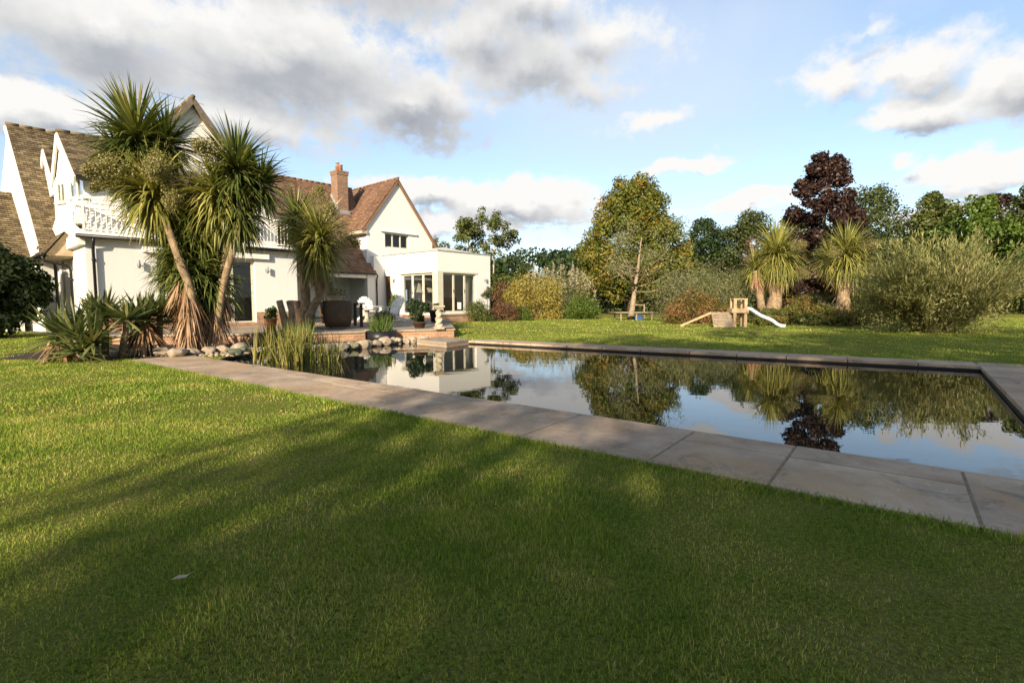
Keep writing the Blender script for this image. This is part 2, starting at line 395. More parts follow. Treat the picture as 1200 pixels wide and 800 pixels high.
def unit(a): return a / np.maximum(np.linalg.norm(a, axis=-1, keepdims=True), 1e-9)


def leaf_arrays(rg, C, N, size, aspect=.5, jit=.35, upb=.0):
    """diamond leaves, folded along the midrib, at centres C facing about N"""
    n = len(C)
    nrm = unit(N + rg.normal(0, .6, (n, 3)) + np.array([0, 0, upb]))
    t = unit(np.cross(nrm, rg.normal(0, 1, (n, 3)))); b = np.cross(nrm, t)
    L = size * (1 + rg.uniform(-jit, jit, (n, 1))); Wd = L * aspect
    fold = nrm * Wd * .25
    V = np.stack([C - t * L / 2, C + b * Wd / 2 + fold, C + t * L / 2 - nrm * L * .12, C - b * Wd / 2 + fold], 1).reshape(-1, 3)
    Q = np.arange(n * 4).reshape(n, 4)
    return V, Q


def crown_pts(rg, clumps, n, inner=.45, sq=.85):
    """leaf centres and outward normals in the clumps (x, y, z, r)"""
    cl = np.array(clumps); p = cl[:, 3] ** 2; p = p / p.sum()
    idx = rg.choice(len(cl), n, p=p); d = unit(rg.normal(0, 1, (n, 3)))
    rr = (inner + (1 - inner) * rg.random((n, 1)) ** .5) * cl[idx, 3:4]
    rr = rr * (1 + .22 * rg.normal(0, 1, (n, 1)) * (rg.random((n, 1)) < .35))
    off = d * rr; off[:, 2] *= sq
    return cl[idx, :3] + off, d


def strips(rg, base, dirs, length, width, seg=4, droop=.5, twist=None, taper=(.55, 1.0, .75, .4, .0)):
    """sword leaves: bent strips from base points along dirs, drooping under their weight"""
    n = len(base); L = length.reshape(n, 1); p = base.copy(); d = unit(dirs)
    side = unit(np.cross(d, np.array([0, 0, 1.0]) + rg.normal(0, .25, (n, 3))))
    rings = []
    for k in range(seg + 1):
        w = width.reshape(n, 1) * np.interp(k / seg, np.linspace(0, 1, len(taper)), taper)
        rings.append(np.stack([p - side * w / 2, p + side * w / 2], 1))
        p = p + d * L / seg
        d = unit(d + np.array([0, 0, -1.0]) * (droop.reshape(n, 1) * (k + 1) / seg))
    V = np.stack(rings, 1).reshape(n, (seg + 1) * 2, 3)
    q = []
    for k in range(seg): q.append([2 * k, 2 * k + 1, 2 * k + 3, 2 * k + 2])
    q = np.array(q)
    Q = (q[None] + (np.arange(n) * (seg + 1) * 2)[:, None, None]).reshape(-1, 4)
    return V.reshape(-1, 3), Q


def merge(parts):
    Vs, Qs, b = [], [], 0
    for V, Q in parts: Vs.append(V); Qs.append(Q + b); b += len(V)
    return np.concatenate(Vs), np.concatenate(Qs)

# ================================================================== GROUND, POND, PAVING
POND = [(-5.05, 8.72), (3.08, 2.58), (7.2, 7.8), (-1.15, 13.0), (-2.55, 13.45), (-3.15, 12.9), (-3.45, 12.2), (-3.7, 11.5), (-4.3, 11.15), (-5.1, 10.5), (-5.35, 9.8)]
TERR = [(-9.2, 11.75), (-8.9, 11.8), (-8.2, 11.85), (-6.6, 12.15), (-5.0, 12.5), (-3.80, 13.23), (-3.14, 13.74), (-1.62, 14.3), (-1.95, 16.6), (-2.4, 20.5), (-3.5, 25.3), (-9.0, 24.0), (-11.2, 14.4), (-10.4, 13.0)]


def inside(px, py, poly):
    px = np.asarray(px); py = np.asarray(py); r = np.zeros(px.shape, bool); n = len(poly)
    for i in range(n):
        x1, y1 = poly[i]; x2, y2 = poly[(i + 1) % n]
        c = ((y1 > py) != (y2 > py)) & (px < (x2 - x1) * (py - y1) / (y2 - y1 + 1e-12) + x1)
        r ^= c
    return r


def make_ground():
    """one sheet to the horizon with the pond cut out of it"""
    ring = lambda r, n: [(r * math.cos(2 * PI * i / n), 6 + r * math.sin(2 * PI * i / n)) for i in range(n)]
    inner = ring(30, 48); outer = ring(1500, 48)
    b = MB()
    loops = [inner, POND]; flat = inner + POND
    tr = geometry.tessellate_polygon([[Vector((p[0], p[1], 0)) for p in l] for l in loops])
    b.add([(x, y, 0) for x, y in flat], [tuple(t) for t in tr])
    n = len(flat); vs = [(x, y, 0) for x, y in outer]; base = len(b.v); b.v += vs; b.sm += [False] * 48
    for i in range(48): b.f.append((i, (i + 1) % 48, base + (i + 1) % 48, base + i))
    o = b.build('lawn', M_lawn)
    for p in o.data.polygons:
        if p.normal.z < 0: p.flip()
    return tag(o, kind='structure')


make_ground()
b = MB(); cx = sum(p[0] for p in POND) / len(POND); cy = sum(p[1] for p in POND) / len(POND)
wp = [(x + .06 * (x - cx) / 8, y + .06 * (y - cy) / 6) for x, y in POND]
b.add([(x, y, -.066) for x, y in wp], [tuple(range(len(wp)))])
water = tag(b.build('pond_water', M_water), kind='structure')
b = MB()
for i in range(len(POND)):
    a, c = POND[i], POND[(i + 1) % len(POND)]
    b.add([(a[0], a[1], -.001), (c[0], c[1], -.001), (c[0], c[1], -.8), (a[0], a[1], -.8)], [(0, 1, 2, 3)])
tag(b.build('pond_liner', M_liner), kind='structure')


def slabs(b, a, c, offs, rng, lmin=.7, lmax=1.3, z=.018, th=.05, gap=.008):
    """flagstones from a to c in courses; offs = list of (near, far) distances to the left of the line"""
    a = Vector((*a, 0)); c = Vector((*c, 0)); d = (c - a).normalized(); nrm = Vector((-d.y, d.x, 0)); L = (c - a).length
    for (o0, o1) in offs:
        s = -rng.uniform(0, .5)
        while s < L:
            l = rng.uniform(lmin, lmax); s0, s1 = max(s, 0) + gap, min(s + l, L) - gap
            if s1 - s0 > .05:
                zz = z + rng.uniform(-.0012, .0012); tl = rng.uniform(-.0006, .0006)
                P = [a + d * s0 + nrm * (o0 + gap), a + d * s1 + nrm * (o0 + gap), a + d * s1 + nrm * (o1 - gap), a + d * s0 + nrm * (o1 - gap)]
                b.hexa([Vector((p.x, p.y, zz - th)) for p in P] + [Vector((p.x, p.y, zz + (tl if k % 2 else -tl))) for k, p in enumerate(P)])
            s += l


rng = random.Random(5)
b = MB()
dn = Vector((3.08 + 5.05, 2.58 - 8.72, 0)).normalized()
pA = Vector((-5.05, 8.72, 0)); pB = Vector((3.08, 2.58, 0)); pC = Vector((7.2, 7.8, 0)); pD = Vector((-1.15, 13.0, 0))
# near walk: two full-width stretches alternate with split courses
s = -1.15; Ln = (pB - pA).length + .95; split = False
while s < Ln:
    l = rng.uniform(.55, 1.0); a = pA + dn * s; c = pA + dn * (s + l); m = rng.choice((.30, .36, .55))
    offs = [(-.95, -m), (-m, .012)] if rng.random() < .72 else [(-.95, .012)]
    slabs(b, (a.x, a.y), (c.x, c.y), offs, random.Random(int(s * 100)), 9, 9.5)
    s += l
slabs(b, (pC.x + .02, pC.y + .01), (pD.x, pD.y), [(-.62, .03)], rng, .75, 1.0)
slabs(b, (pB.x + .36, pB.y + .44), (pC.x + .4, pC.y + .49), [(-.92, -.50), (-.50, .03)], rng, .55, .9)
slabs(b, (pB.x + 1.0, pB.y - .72), (pC.x + 1.1, pC.y + .3), [(-.9, -.12)], rng, .55, .9)
tag(b.build('pond_coping_paving', M_slab, bevel=.003), kind='structure')
b = MB()   # mortar bed seen in the joints
for q in ([pA - dn * 1.15 + Vector((-.57, -.75, 0)), pB + dn * .95 + Vector((-.57, -.75, 0)), pB + dn * .95, pA - dn * 1.15],
          [pD + Vector((.32, .51, 0)), pC + Vector((.34, .53, 0)), pC, pD], [pB, pC, pC + Vector((.75, -.5, 0)), pB + Vector((.75, -.5, 0))]):
    b.add([(p.x, p.y, .0150) for p in q], [(0, 1, 2, 3)])
tag(b.build('joint_mortar', mat('mortar', (.25, .195, .12), .95, .25, 12, .5, 60)), kind='structure')

# terrace: paved top, brick riser
b = MB(); n = len(TERR)
b.add([(x, y, .215) for x, y in TERR], [tuple(range(n))])
ter = tag(b.build('terrace_bed', mat('terrace_mortar', (.22, .18, .13), .9, .2, 5)), kind='structure')
b = MB(); ca, sa_ = math.cos(R(48)), math.sin(R(48))
rng = random.Random(11)
for i in range(-40, 60):
    off = rng.uniform(0, .6); y0 = i * .45
    x = -40 + off
    while x < 40:
        l = rng.choice((.45, .6, .75)); q = [(x + .006, y0 + .006), (x + l - .006, y0 + .006), (x + l - .006, y0 + .444), (x + .006, y0 + .444)]
        Wq = [(-11.33 + u * ca - v * sa_, 13.73 + u * sa_ + v * ca) for u, v in q]
        if inside([p[0] for p in Wq], [p[1] for p in Wq], TERR).all():
            zz = .236 + rng.uniform(-.003, .003)
            b.hexa([(p[0], p[1], .21) for p in Wq] + [(p[0], p[1], zz) for p in Wq])
        x += l
tag(b.build('terrace_paving', M_flag), kind='structure')
b = MB(); cap = MB()
for i in range(0, 8):
    a, c = Vector((*TERR[i], 0)), Vector((*TERR[i + 1], 0)); d = (c - a).normalized(); nr = Vector((d.y, -d.x, 0))
    if i == 5: continue                        # the planting pocket over the pond
    b.hexa([(a + nr * .0).to_tuple()[:2] + (-.3,), (c + nr * .0).to_tuple()[:2] + (-.3,), (c - nr * .22).to_tuple()[:2] + (-.3,), (a - nr * .22).to_tuple()[:2] + (-.3,),
            (a).to_tuple()[:2] + (.20,), (c).to_tuple()[:2] + (.20,), (c - nr * .22).to_tuple()[:2] + (.20,), (a - nr * .22).to_tuple()[:2] + (.20,)])
    k = max(1, round((c - a).length / .6))
    for j in range(k):
        p0 = a + (c - a) * (j / k) + d * .004; p1 = a + (c - a) * ((j + 1) / k) - d * .004
        cap.hexa([tuple((p0 + nr * .035).to_tuple()[:2]) + (.20,), tuple((p1 + nr * .035).to_tuple()[:2]) + (.20,), tuple((p1 - nr * .34).to_tuple()[:2]) + (.20,), tuple((p0 - nr * .34).to_tuple()[:2]) + (.20,),
                  tuple((p0 + nr * .035).to_tuple()[:2]) + (.243,), tuple((p1 + nr * .035).to_tuple()[:2]) + (.243,), tuple((p1 - nr * .34).to_tuple()[:2]) + (.243,), tuple((p0 - nr * .34).to_tuple()[:2]) + (.243,)])
rw = thing('retaining_wall', 'low orange brick wall with flat stone cap holding up the terrace beside the pond', 'wall')
b.build('brickwork', M_brick, rw); cap.build('cap_stone', M_flag, rw, bevel=.005)

# stone step at the far corner of the pond
st = thing('pond_step', 'pale two layer stone platform at pond corner below the twisted pillar', 'step', (0, 0, 0))
q = [(-2.42, 12.95), (-1.55, 12.05), (-1.05, 13.05), (-1.95, 13.95)]
b = MB(); b.hexa([(x, y, -.12) for x, y in q] + [(x, y, -.03) for x, y in q]); b.build('base', M_slab, st, bevel=.01)
qq = [(x + .05 * (x + 1.75) * -1, y + .05 * (13 - y)) for x, y in q]
b = MB(); b.hexa([(x, y, -.027) for x, y in q] + [(x, y, .05) for x, y in q]); b.build('slab', M_flag, st, bevel=.01)

# ================================================================== HOUSE  (local x = along the front, y = back, z = up)
HC = Vector((-11.33, 13.73, 0)); HR = R(48)


def hw(a, c, z=0.):
    return (HC.x + a * math.cos(HR) - c * math.sin(HR), HC.y + a * math.sin(HR) + c * math.cos(HR), z)


house = thing('house', 'white rendered country house with tiled gables, balcony and glazed garden room', 'house', HC, HR)


def wall_v(name, v, outer, holes=(), t=.25, m=M_render):       # wall facing the pond (towards -y)
    return MB().poly(outer, [[(a, z0), (c, z0), (c, z1), (a, z1)] for a, c, z0, z1 in holes], lambda a, z, d: (a, v + d, z), t).build(name, m, house)


def wall_u(name, u, outer, holes=(), t=.25, m=M_render):       # wall facing the side (towards -x)
    return MB().poly(outer, [[(a, z0), (c, z0), (c, z1), (a, z1)] for a, c, z0, z1 in holes], lambda a, z, d: (u + d, a, z), t).build(name, m, house)


def roof(name, e0, e1, r1, r0, m, th=.10, course=.105, seed=1, tile=.17):
    """tiled slope: eave e0-e1, ridge r0-r1; every course laps the one below, tiles slightly uneven"""
    e0, e1, r0, r1 = map(Vector, (e0, e1, r0, r1)); rg = random.Random(seed)
    up = ((r0 + r1) / 2 - (e0 + e1) / 2); n = max(2, int(up.length / course)); nrm = (e1 - e0).cross(r0 - e0).normalized()
    if nrm.z < 0: nrm = -nrm
    b = MB(); lo = [e0 - nrm * .03, e1 - nrm * .03, r1 - nrm * .03, r0 - nrm * .03]
    b.hexa([p - nrm * th for p in lo] + lo)
    sag = [rg.uniform(-.012, .012) for _ in range(6)]
    for i in range(n):
        t0 = i / n; t1 = (i + 1) / n + .15 / n
        a0 = e0.lerp(r0, t0); a1 = e1.lerp(r1, t0); c0 = e0.lerp(r0, t1); c1 = e1.lerp(r1, t1)
        k = max(1, int((a1 - a0).length / tile)); off = .5 if i % 2 else 0
        for j in range(-1 if off else 0, k):
            f0 = max(0, (j + off) / k); f1 = min(1, (j + 1 + off) / k)
            if f1 - f0 < 1e-3: continue
            wob = rg.uniform(-.004, .005) + sag[int(f0 * 5)] * math.sin(t0 * 3)
            pa, pb, pc, pd = a0.lerp(a1, f0), a0.lerp(a1, f1), c0.lerp(c1, f1), c0.lerp(c1, f0)
            ins = (pb - pa).normalized() * .004 if (pb - pa).length > .02 else Vector()
            hi_ = nrm * (.026 + wob); lo_ = nrm * .002
            b.add([pa + ins + hi_, pb - ins + hi_, pc - ins + lo_, pd + ins + lo_, pa + ins - nrm * .012, pb - ins - nrm * .012], [(0, 1, 2, 3), (4, 5, 1, 0)])
    return b.build(name, m, house, recalc=False)


def ridge(name, a, c, m, r=.11):
    a, c = Vector(a), Vector(c); r *= .62; k = max(1, int((c - a).length / .33)); b = MB()
    for i in range(k):
        p, q = a.lerp(c, i / k), a.lerp(c, (i + .995) / k); b.tube([p, q], [r, r * .985], 8, True, True)
    return b.build(name, m, house)


def window(name, parent, org, du, dn, w, z0, z1, n, m=None, fr=.055, glass=True, dep=.06, sill=True, trans=None, handle=False):
    """frame with n lights; org = start point on the wall, du along it, dn out of it"""
    m = m or M_frame; du = Vector(du); dn_ = Vector(dn); org = Vector(org)
    P = lambda s, z, d: org + du * s + dn_ * d + Vector((0, 0, z))
    b = MB()
    def bx(s0, s1, za, zb, d0, d1):
        b.hexa([P(s0, za, d0), P(s1, za, d0), P(s1, za, d1), P(s0, za, d1), P(s0, zb, d0), P(s1, zb, d0), P(s1, zb, d1), P(s0, zb, d1)])
    bx(0, fr, z0, z1, -dep, 0); bx(w - fr, w, z0, z1, -dep, 0); bx(fr, w - fr, z1 - fr, z1, -dep, 0); bx(fr, w - fr, z0, z0 + fr, -dep, 0)
    for i in range(1, n): s = w * i / n; bx(s - fr * .6, s + fr * .6, z0 + fr, z1 - fr, -dep, .004)
    if trans: bx(fr, w - fr, trans - fr * .4, trans + fr * .4, -dep, .003)
    f = b.build(name, m, parent)
    for i in range(n):
        s0, s1 = w * i / n + fr * .6, w * (i + 1) / n - fr * .6
        gb = MB(); gb.add([P(s0, z0 + fr, -dep / 2), P(s1, z0 + fr, -dep / 2), P(s1, z1 - fr, -dep / 2), P(s0, z1 - fr, -dep / 2)], [(0, 1, 2, 3)])
        gb.build('pane', M_glass, f, recalc=False)
    if sill:
        sb = MB(); sb.hexa([P(-.06, z0 - .05, -dep), P(w + .06, z0 - .05, -dep), P(w + .06, z0 - .05, .07), P(-.06, z0 - .05, .07), P(-.06, z0 - .003, -dep), P(w + .06, z0 - .003, -dep), P(w + .06, z0 - .008, .07), P(-.06, z0 - .008, .07)])
        sb.build('sill', m, f)
    if handle:
        for i in range(1, n):
            s = w * i / n; hb = MB(); hb.bar(P(s - .02, z0 + 1.0, .02), P(s - .02, z0 + 1.16, .02), .018); hb.build('handle', M_black, f)
    return f


# --- flat-roofed front block with the balcony
wall_v('front_wall', 0, [(0, .24), (5.72, .24), (5.72, 2.70), (0, 2.70)], [(1.6, 4.31, .30, 2.36)])
wall_u('side_wall', 0, [(.25, 0), (3.6, 0), (3.6, 2.70), (.25, 2.70)])
wall_u('side_wall', 5.47, [(.25, .24), (6.2, .24), (6.2, 2.70), (.25, 2.70)])
wall_v('rear_room_wall', 5.9, [(.25, .24), (5.47, .24), (5.47, 2.70), (.25, 2.70)])
MB().box(.25, 5.47, .25, 5.9, .24, .29).build('room_floor', M_wood, house)
MB().box(-.05, 1.6, -.035, -.002, .0, .66).build('brick_plinth', M_brick, house)
MB().box(4.31, 5.74, -.035, -.002, .0, .66).build('brick_plinth', M_brick, house)
MB().box(1.5, 4.45, -.42, -.003, .22, .33).build('door_step', M_brick, house, bevel=.01)
b = MB(); b.box(-.14, 5.86, -.14, 3.6, 2.703, 2.80); b.box(-.10, 5.82, -.10, 3.6, 2.803, 2.86); b.build('balcony_deck', M_white, house)
MB().box(-.145, .0, -.10, 3.55, 2.50, 2.70).build('parapet_band', M_white, house)
MB().box(1.25, 2.05, -.11, -.003, 2.40, 2.56).box(2.053, 4.75, -.112, -.003, 2.40, 2.555).build('door_lintel', M_white, house)
window('folding_door', house, (1.6, .10, 0), (1, 0, 0), (0, -1, 0), 2.71, .30, 2.36, 4, fr=.075, sill=False, handle=True)
gb = MB()
for s in range(14):
    a = s * PI / 13; gb.v.append((0, 0, 0)) if False else None
gb.tube([(-.20, -.19, 2.72), (5.9, -.19, 2.72)], .055, 8); gb.build('gutter', M_black, house)


def downpipe(pts):
    b = MB(); b.tube(pts, .036, 8)
    for p, q in zip(pts, pts[1:]):
        if abs(p[2] - q[2]) > 1:
            for k in range(2): z = p[2] + (q[2] - p[2]) * (.15 + .6 * k); b.tube([(p[0], p[1], z - .03), (p[0], p[1], z + .03)], .047, 8)
    return b.build('downpipe', M_black, house)


downpipe([(.16, -.19, 2.70), (.16, -.17, 2.58), (.16, -.07, 2.45), (.16, -.07, .3)])


def wall_lamp(p, dn):
    p = Vector(p); d = Vector(dn); b = MB()
    b.bar(p - d * .0 + Vector((0, 0, -.05)), p + Vector((0, 0, .05)), .06, .015, upv=d); o = b.build('wall_lamp', M_lead, house)
    c = p + d * .09; MB().tube([c + Vector((0, 0, -.11)), c + Vector((0, 0, .11))], .035, 10).build('lamp_shade', M_lead, o)
    MB().bar(p, c, .02).build('bracket', M_lead, o)


wall_lamp((1.15, -.01, 2.05), (0, -1, 0)); wall_lamp((4.68, -.01, 2.05), (0, -1, 0))

# --- balcony railings
b = MB()
for i in range(51): b.tube([(.04 + i * .112, -.04, 2.90), (.04 + i * .112, -.04, 3.72)], .009, 5, cap=False)
for z in (2.92, 3.73): b.box(.0, 5.70, -.06, -.02, z - .015, z + .02)
for i in range(5): b.box(i * 1.42 - .02, i * 1.42 + .02, -.06, -.02, 2.86, 3.80)
b.build('balcony_railing', M_white, house)
b = MB()     # bowed side panel of close bars
for i in range(54):
    v = .04 + i * .062
    b.tube([(-.04, v, 2.88), (-.16, v, 3.0), (-.22, v, 3.2), (-.17, v, 3.42), (-.05, v, 3.73)], .016, 5, cap=False)
b.box(-.07, -.03, 0, 3.4, 3.72, 3.76); b.box(-.07, -.03, 0, 3.4, 2.87, 2.91); b.box(-.235, -.205, .0, 3.4, 3.18, 3.21)
b.build('balcony_railing', M_white, house)

# --- middle wing: big white gable over the balcony
gz = 7.63
wall_v('gable_wall', 2.0, [(.65, 2.86), (5.95, 2.86), (5.95, 4.10), (3.28, gz - .06), (.65, 4.10)], [(3.7, 4.9, 2.92, 4.75), (1.5, 2.7, 3.6, 4.75)])
window('balcony_door', house, (3.7, 2.10, 0), (1, 0, 0), (0, -1, 0), 1.2, 2.92, 4.75, 2, M_white, sill=False)
window('gable_window', house, (1.5, 2.10, 0), (1, 0, 0), (0, -1, 0), 1.2, 3.6, 4.75, 3, M_white)
wall_u('wing_wall', 5.72, [(2.25, 2.86), (9.9, 2.86), (9.9, 4.1), (2.25, 4.1)])
wall_v('wing_rear_wall', 6.3, [(.9, 2.86), (5.7, 2.86), (5.7, 4.1), (3.28, 7.3), (.9, 4.1)])
roof('wing_roof', (.42, 10.0, 3.86), (.42, 1.78, 3.86), (3.28, 1.78, gz + .05), (3.28, 10.0, gz + .05), M_tileold, seed=2)
roof('wing_roof', (6.35, 1.78, 3.62), (6.35, 10.0, 3.62), (3.28, 10.0, gz + .05), (3.28, 1.78, gz + .05), M_tileold, seed=3)
ridge('ridge_tiles', (3.28, 1.76, gz + .07), (3.28, 10, gz + .07), M_tileold)
b = MB(); b.bar((.42, 1.80, 3.76), (3.26, 1.80, gz - .06), .05, .16); b.bar((6.35, 1.80, 3.52), (3.30, 1.80, gz - .06), .05, .16); b.build('bargeboard', mat('barge', (.16, .13, .10), .8, .2), house)
b = MB(); b.tube([(3.28, 4.5, gz), (3.28, 4.5, gz + .9)], .02, 6); b.bar((3.0, 4.5, gz + .85), (4.4, 4.3, gz + .75), .02); b.bar((4.1, 4.1, gz + .78), (4.1, 4.6, gz + .78), .015); b.bar((3.7, 4.1, gz + .8), (3.7, 4.7, gz + .8), .015)
b.build('aerial', M_lead, house)

# --- left end: two small gables with oriel windows over the side wall
du = .22
wall_u('end_wall', du, [(1.05, 2.86), (8.2, 2.86), (8.2, 4.9), (1.05, 4.62)])
wall_u('end_gable_wall', .04, [(1.1, 4.5), (8.2, 4.55), (8.2, 4.66), (6.3, 6.16), (4.75, 4.90), (3.2, 6.03), (1.1, 4.60)], t=.3)


def facet(name, a, c, z0, z1, n, base, top):
    # one window side of the stepped oriel: frame with lights above a white apron
    a = Vector((*a, 0)); c = Vector((*c, 0)); d = (c - a).normalized(); out = Vector((-d.y, d.x, 0)) if Vector((-d.y, d.x, 0)).x < 0 else Vector((d.y, -d.x, 0)); L = (c - a).length
    f = window(name, house, a, d, out, L, z0, z1, n, M_frame, fr=.05, sill=True)
    for (za, zb) in ((base, z0 - .052), (z1 + .003, top)):
        b = MB(); b.hexa([a + Vector((0, 0, za)), c + Vector((0, 0, za)), c - out * .12 + Vector((0, 0, za)), a - out * .12 + Vector((0, 0, za)), a + Vector((0, 0, zb)), c + Vector((0, 0, zb)), c - out * .12 + Vector((0, 0, zb)), a - out * .12 + Vector((0, 0, zb))])
        b.build('apron', M_white, f)
    db = MB(); p = a - out * .14; q = c - out * .14; db.add([p + Vector((0, 0, z0)), q + Vector((0, 0, z0)), q + Vector((0, 0, z1)), p + Vector((0, 0, z1))], [(0, 1, 2, 3)]); db.build('pane_backing', mat('grey_backing', (.10, .10, .09), .9, .1), f)  # plain dark grey sheet filling the opening just behind the panes


facet('oriel_window', (.235, 1.03), (-.03, 1.48), 3.90, 4.60, 2, 3.2, 4.72)
facet('oriel_window', (-.06, 2.02), (-.20, 2.32), 3.86, 4.42, 2, 3.2, 4.60)
b = MB(); b.hexa([(-.03, 1.49, 3.2), (-.06, 2.01, 3.2), (.2, 2.01, 3.2), (.2, 1.49, 3.2), (-.03, 1.49, 4.7), (-.06, 2.01, 4.7), (.2, 2.01, 4.7), (.2, 1.49, 4.7)])
b.build('oriel_post', M_white, house)
b = MB(); b.hexa([(-.20, 2.33, 3.2), (-.12, 3.6, 3.2), (.2, 3.6, 3.2), (.2, 2.33, 3.2), (-.20, 2.33, 4.6), (-.12, 3.6, 4.6), (.2, 3.6, 4.6), (.2, 2.33, 4.6)])
b.build('oriel_side', M_white, house)
wall_v('clapboard_wall', 1.05, [(du + .25, 2.86), (2.0, 2.86), (2.0, 4.7), (du + .25, 4.7)])
b = MB()
for i in range(12): z = 2.9 + i * .145; b.hexa([(du + .01, 1.045, z), (1.6, 1.045, z), (1.6, 1.05, z), (du + .01, 1.05, z), (du + .01, 1.010 + .03, z + .14), (1.6, 1.04, z + .14), (1.6, 1.05, z + .14), (du + .01, 1.05, z + .14)]) if False else b.hexa([(du + .01, 1.012, z), (1.6, 1.012, z), (1.6, 1.047, z), (du + .01, 1.047, z), (du + .01, 1.036, z + .142), (1.6, 1.036, z + .142), (1.6, 1.047, z + .142), (du + .01, 1.047, z + .142)])
b.build('clapboard', M_white, house)
roof('end_roof', (-.02, .72, 4.44), (3.4, .72, 4.44), (3.4, 3.2, 6.13), (-.02, 3.2, 6.13), M_tileold, seed=4)
roof('end_roof', (3.4, 4.75, 4.98), (-.02, 4.75, 4.98), (-.02, 3.2, 6.13), (3.4, 3.2, 6.13), M_tileold, seed=5)
roof('end_roof', (-.02, 4.75, 4.98), (3.4, 4.75, 4.98), (3.4, 6.3, 6.25), (-.02, 6.3, 6.25), M_tileold, seed=6)
roof('end_roof', (3.4, 8.4, 4.6), (-.02, 8.4, 4.6), (-.02, 6.3, 6.25), (3.4, 6.3, 6.25), M_tileold, seed=7)
b = MB()
for (v0, z0, v1, z1) in ((.74, 4.35, 3.2, 6.03), (4.75, 4.88, 3.2, 6.03), (4.75, 4.88, 6.3, 6.15), (8.3, 4.6, 6.3, 6.15)):
    b.bar((-.02, v0, z0 - .09), (-.02, v1, z1 - .09), .05, .30)
b.build('bargeboard', M_white, house)
ridge('ridge_tiles', (-.04, 3.2, 6.15), (3.4, 3.2, 6.15), M_tileold, .09); ridge('ridge_tiles', (-.04, 6.3, 6.27), (3.4, 6.3, 6.27), M_tileold, .09)
MB().box(.0, 1.4, .62, .72, 4.36, 4.44).build('gutter', M_black, house)

# --- old left wing: tall gable, verge running down beside the lower roof
gl = [(-.43, 4.6, 2.9), (-.72, 8.0, 7.17)]
f0, f1 = Vector(gl[0]), Vector(gl[1]); ff = f0 + (f0 - f1) * .02
b = MB(); back = Vector((-1.1, 11.4, 2.9)); up_ = Vector((.0, 0, 0)); T = Vector((.3, .03, 0))
pts = [Vector((f0.x, f0.y, 0)), f0, f1, back, Vector((back.x, back.y, 0))]
b.v = [p.to_tuple() for p in pts] + [(p + T).to_tuple() for p in pts]; b.f = [(0, 1, 2, 3, 4), (9, 8, 7, 6, 5)] + [(i, (i + 1) % 5, (i + 1) % 5 + 5, i + 5) for i in range(5)]; b.sm = [False] * 7
b.build('gable_wall', M_render, house)
dl = Vector((3.8, .1, .06))
roof('old_roof', f0 + Vector((-.04, -.25, -.24)), f0 + dl + Vector((0, -.25, -.24)), f1 + dl, f1 + Vector((-.04, 0, .05)), M_tileold, seed=8)
roof('old_roof', back + dl, back + Vector((.06, 0, -.05)), f1 + Vector((.03, 0, .05)), f1 + dl, M_tileold, seed=9)
ridge('ridge_tiles', f1 + Vector((-.05, 0, .07)), f1 + dl + Vector((0, 0, .03)), M_tileold, .10)
b = MB(); b.bar(f0 + Vector((-.07, -.12, -.20)), f1 + Vector((-.07, 0, -.06)), .05, .16); b.build('bargeboard', M_white, house)
# lower roof further left
l0, l1 = Vector((-.55, 5.8, 2.45)), Vector((-.72, 8.0, 4.85)); dq = Vector((-8, -.6, 0))
roof('low_roof', l0 + dq, l0, l1, l1 + dq, M_tileold, seed=10)
b = MB(); a_ = l0 + Vector((-.25, .3, 0)); b.hexa([(a_.x - 7.6, a_.y, 0), (a_.x, a_.y, 0), (a_.x, a_.y + 4, 0), (a_.x - 7.6, a_.y + 4, 0), (a_.x - 7.6, a_.y, 2.5), (a_.x, a_.y, 2.5), (a_.x, a_.y + 4, 2.5), (a_.x - 7.6, a_.y + 4, 2.5)]); b.build('low_wing_wall', M_render, house)
# bay with lean-to roof on the side wall
wall_u('bay_wall', -.06, [(3.6, 0), (8.4, 0), (8.4, 2.55), (3.6, 2.55)], [(4.1, 5.3, .75, 2.15), (6.0, 7.4, .75, 2.15)])
window('bay_window', house, (-.03, 4.1, 0), (0, 1, 0), (-1, 0, 0), 1.2, .75, 2.15, 2, M_white); window('bay_window', house, (-.03, 6.0, 0), (0, 1, 0), (-1, 0, 0), 1.4, .75, 2.15, 2, M_white)
roof('bay_roof', (-.62, 8.4, 2.34), (-.62, 1.75, 2.34), (.14, 1.75, 3.42), (.14, 8.4, 3.42), M_tileold, seed=12)
MB().poly([(-.58, 2.30), (.0, 2.30), (.0, 3.12)], [], lambda a, z, d: (a, 1.78 + d, z), .08).box(-.58, -.0, 1.9, 8.4, 2.25, 2.30).build('soffit', mat('soffit', (.42, .33, .22), .8, .15), house)
b = MB(); b.tube([(-.68, 8.4, 2.32), (-.68, 1.72, 2.32)], .05, 8); b.build('gutter', M_black, house)
downpipe([(-.68, 1.95, 2.30), (-.60, 1.95, 2.15), (-.10, 1.95, 2.02), (-.06, 1.95, 1.9), (-.06, 1.95, .1)])

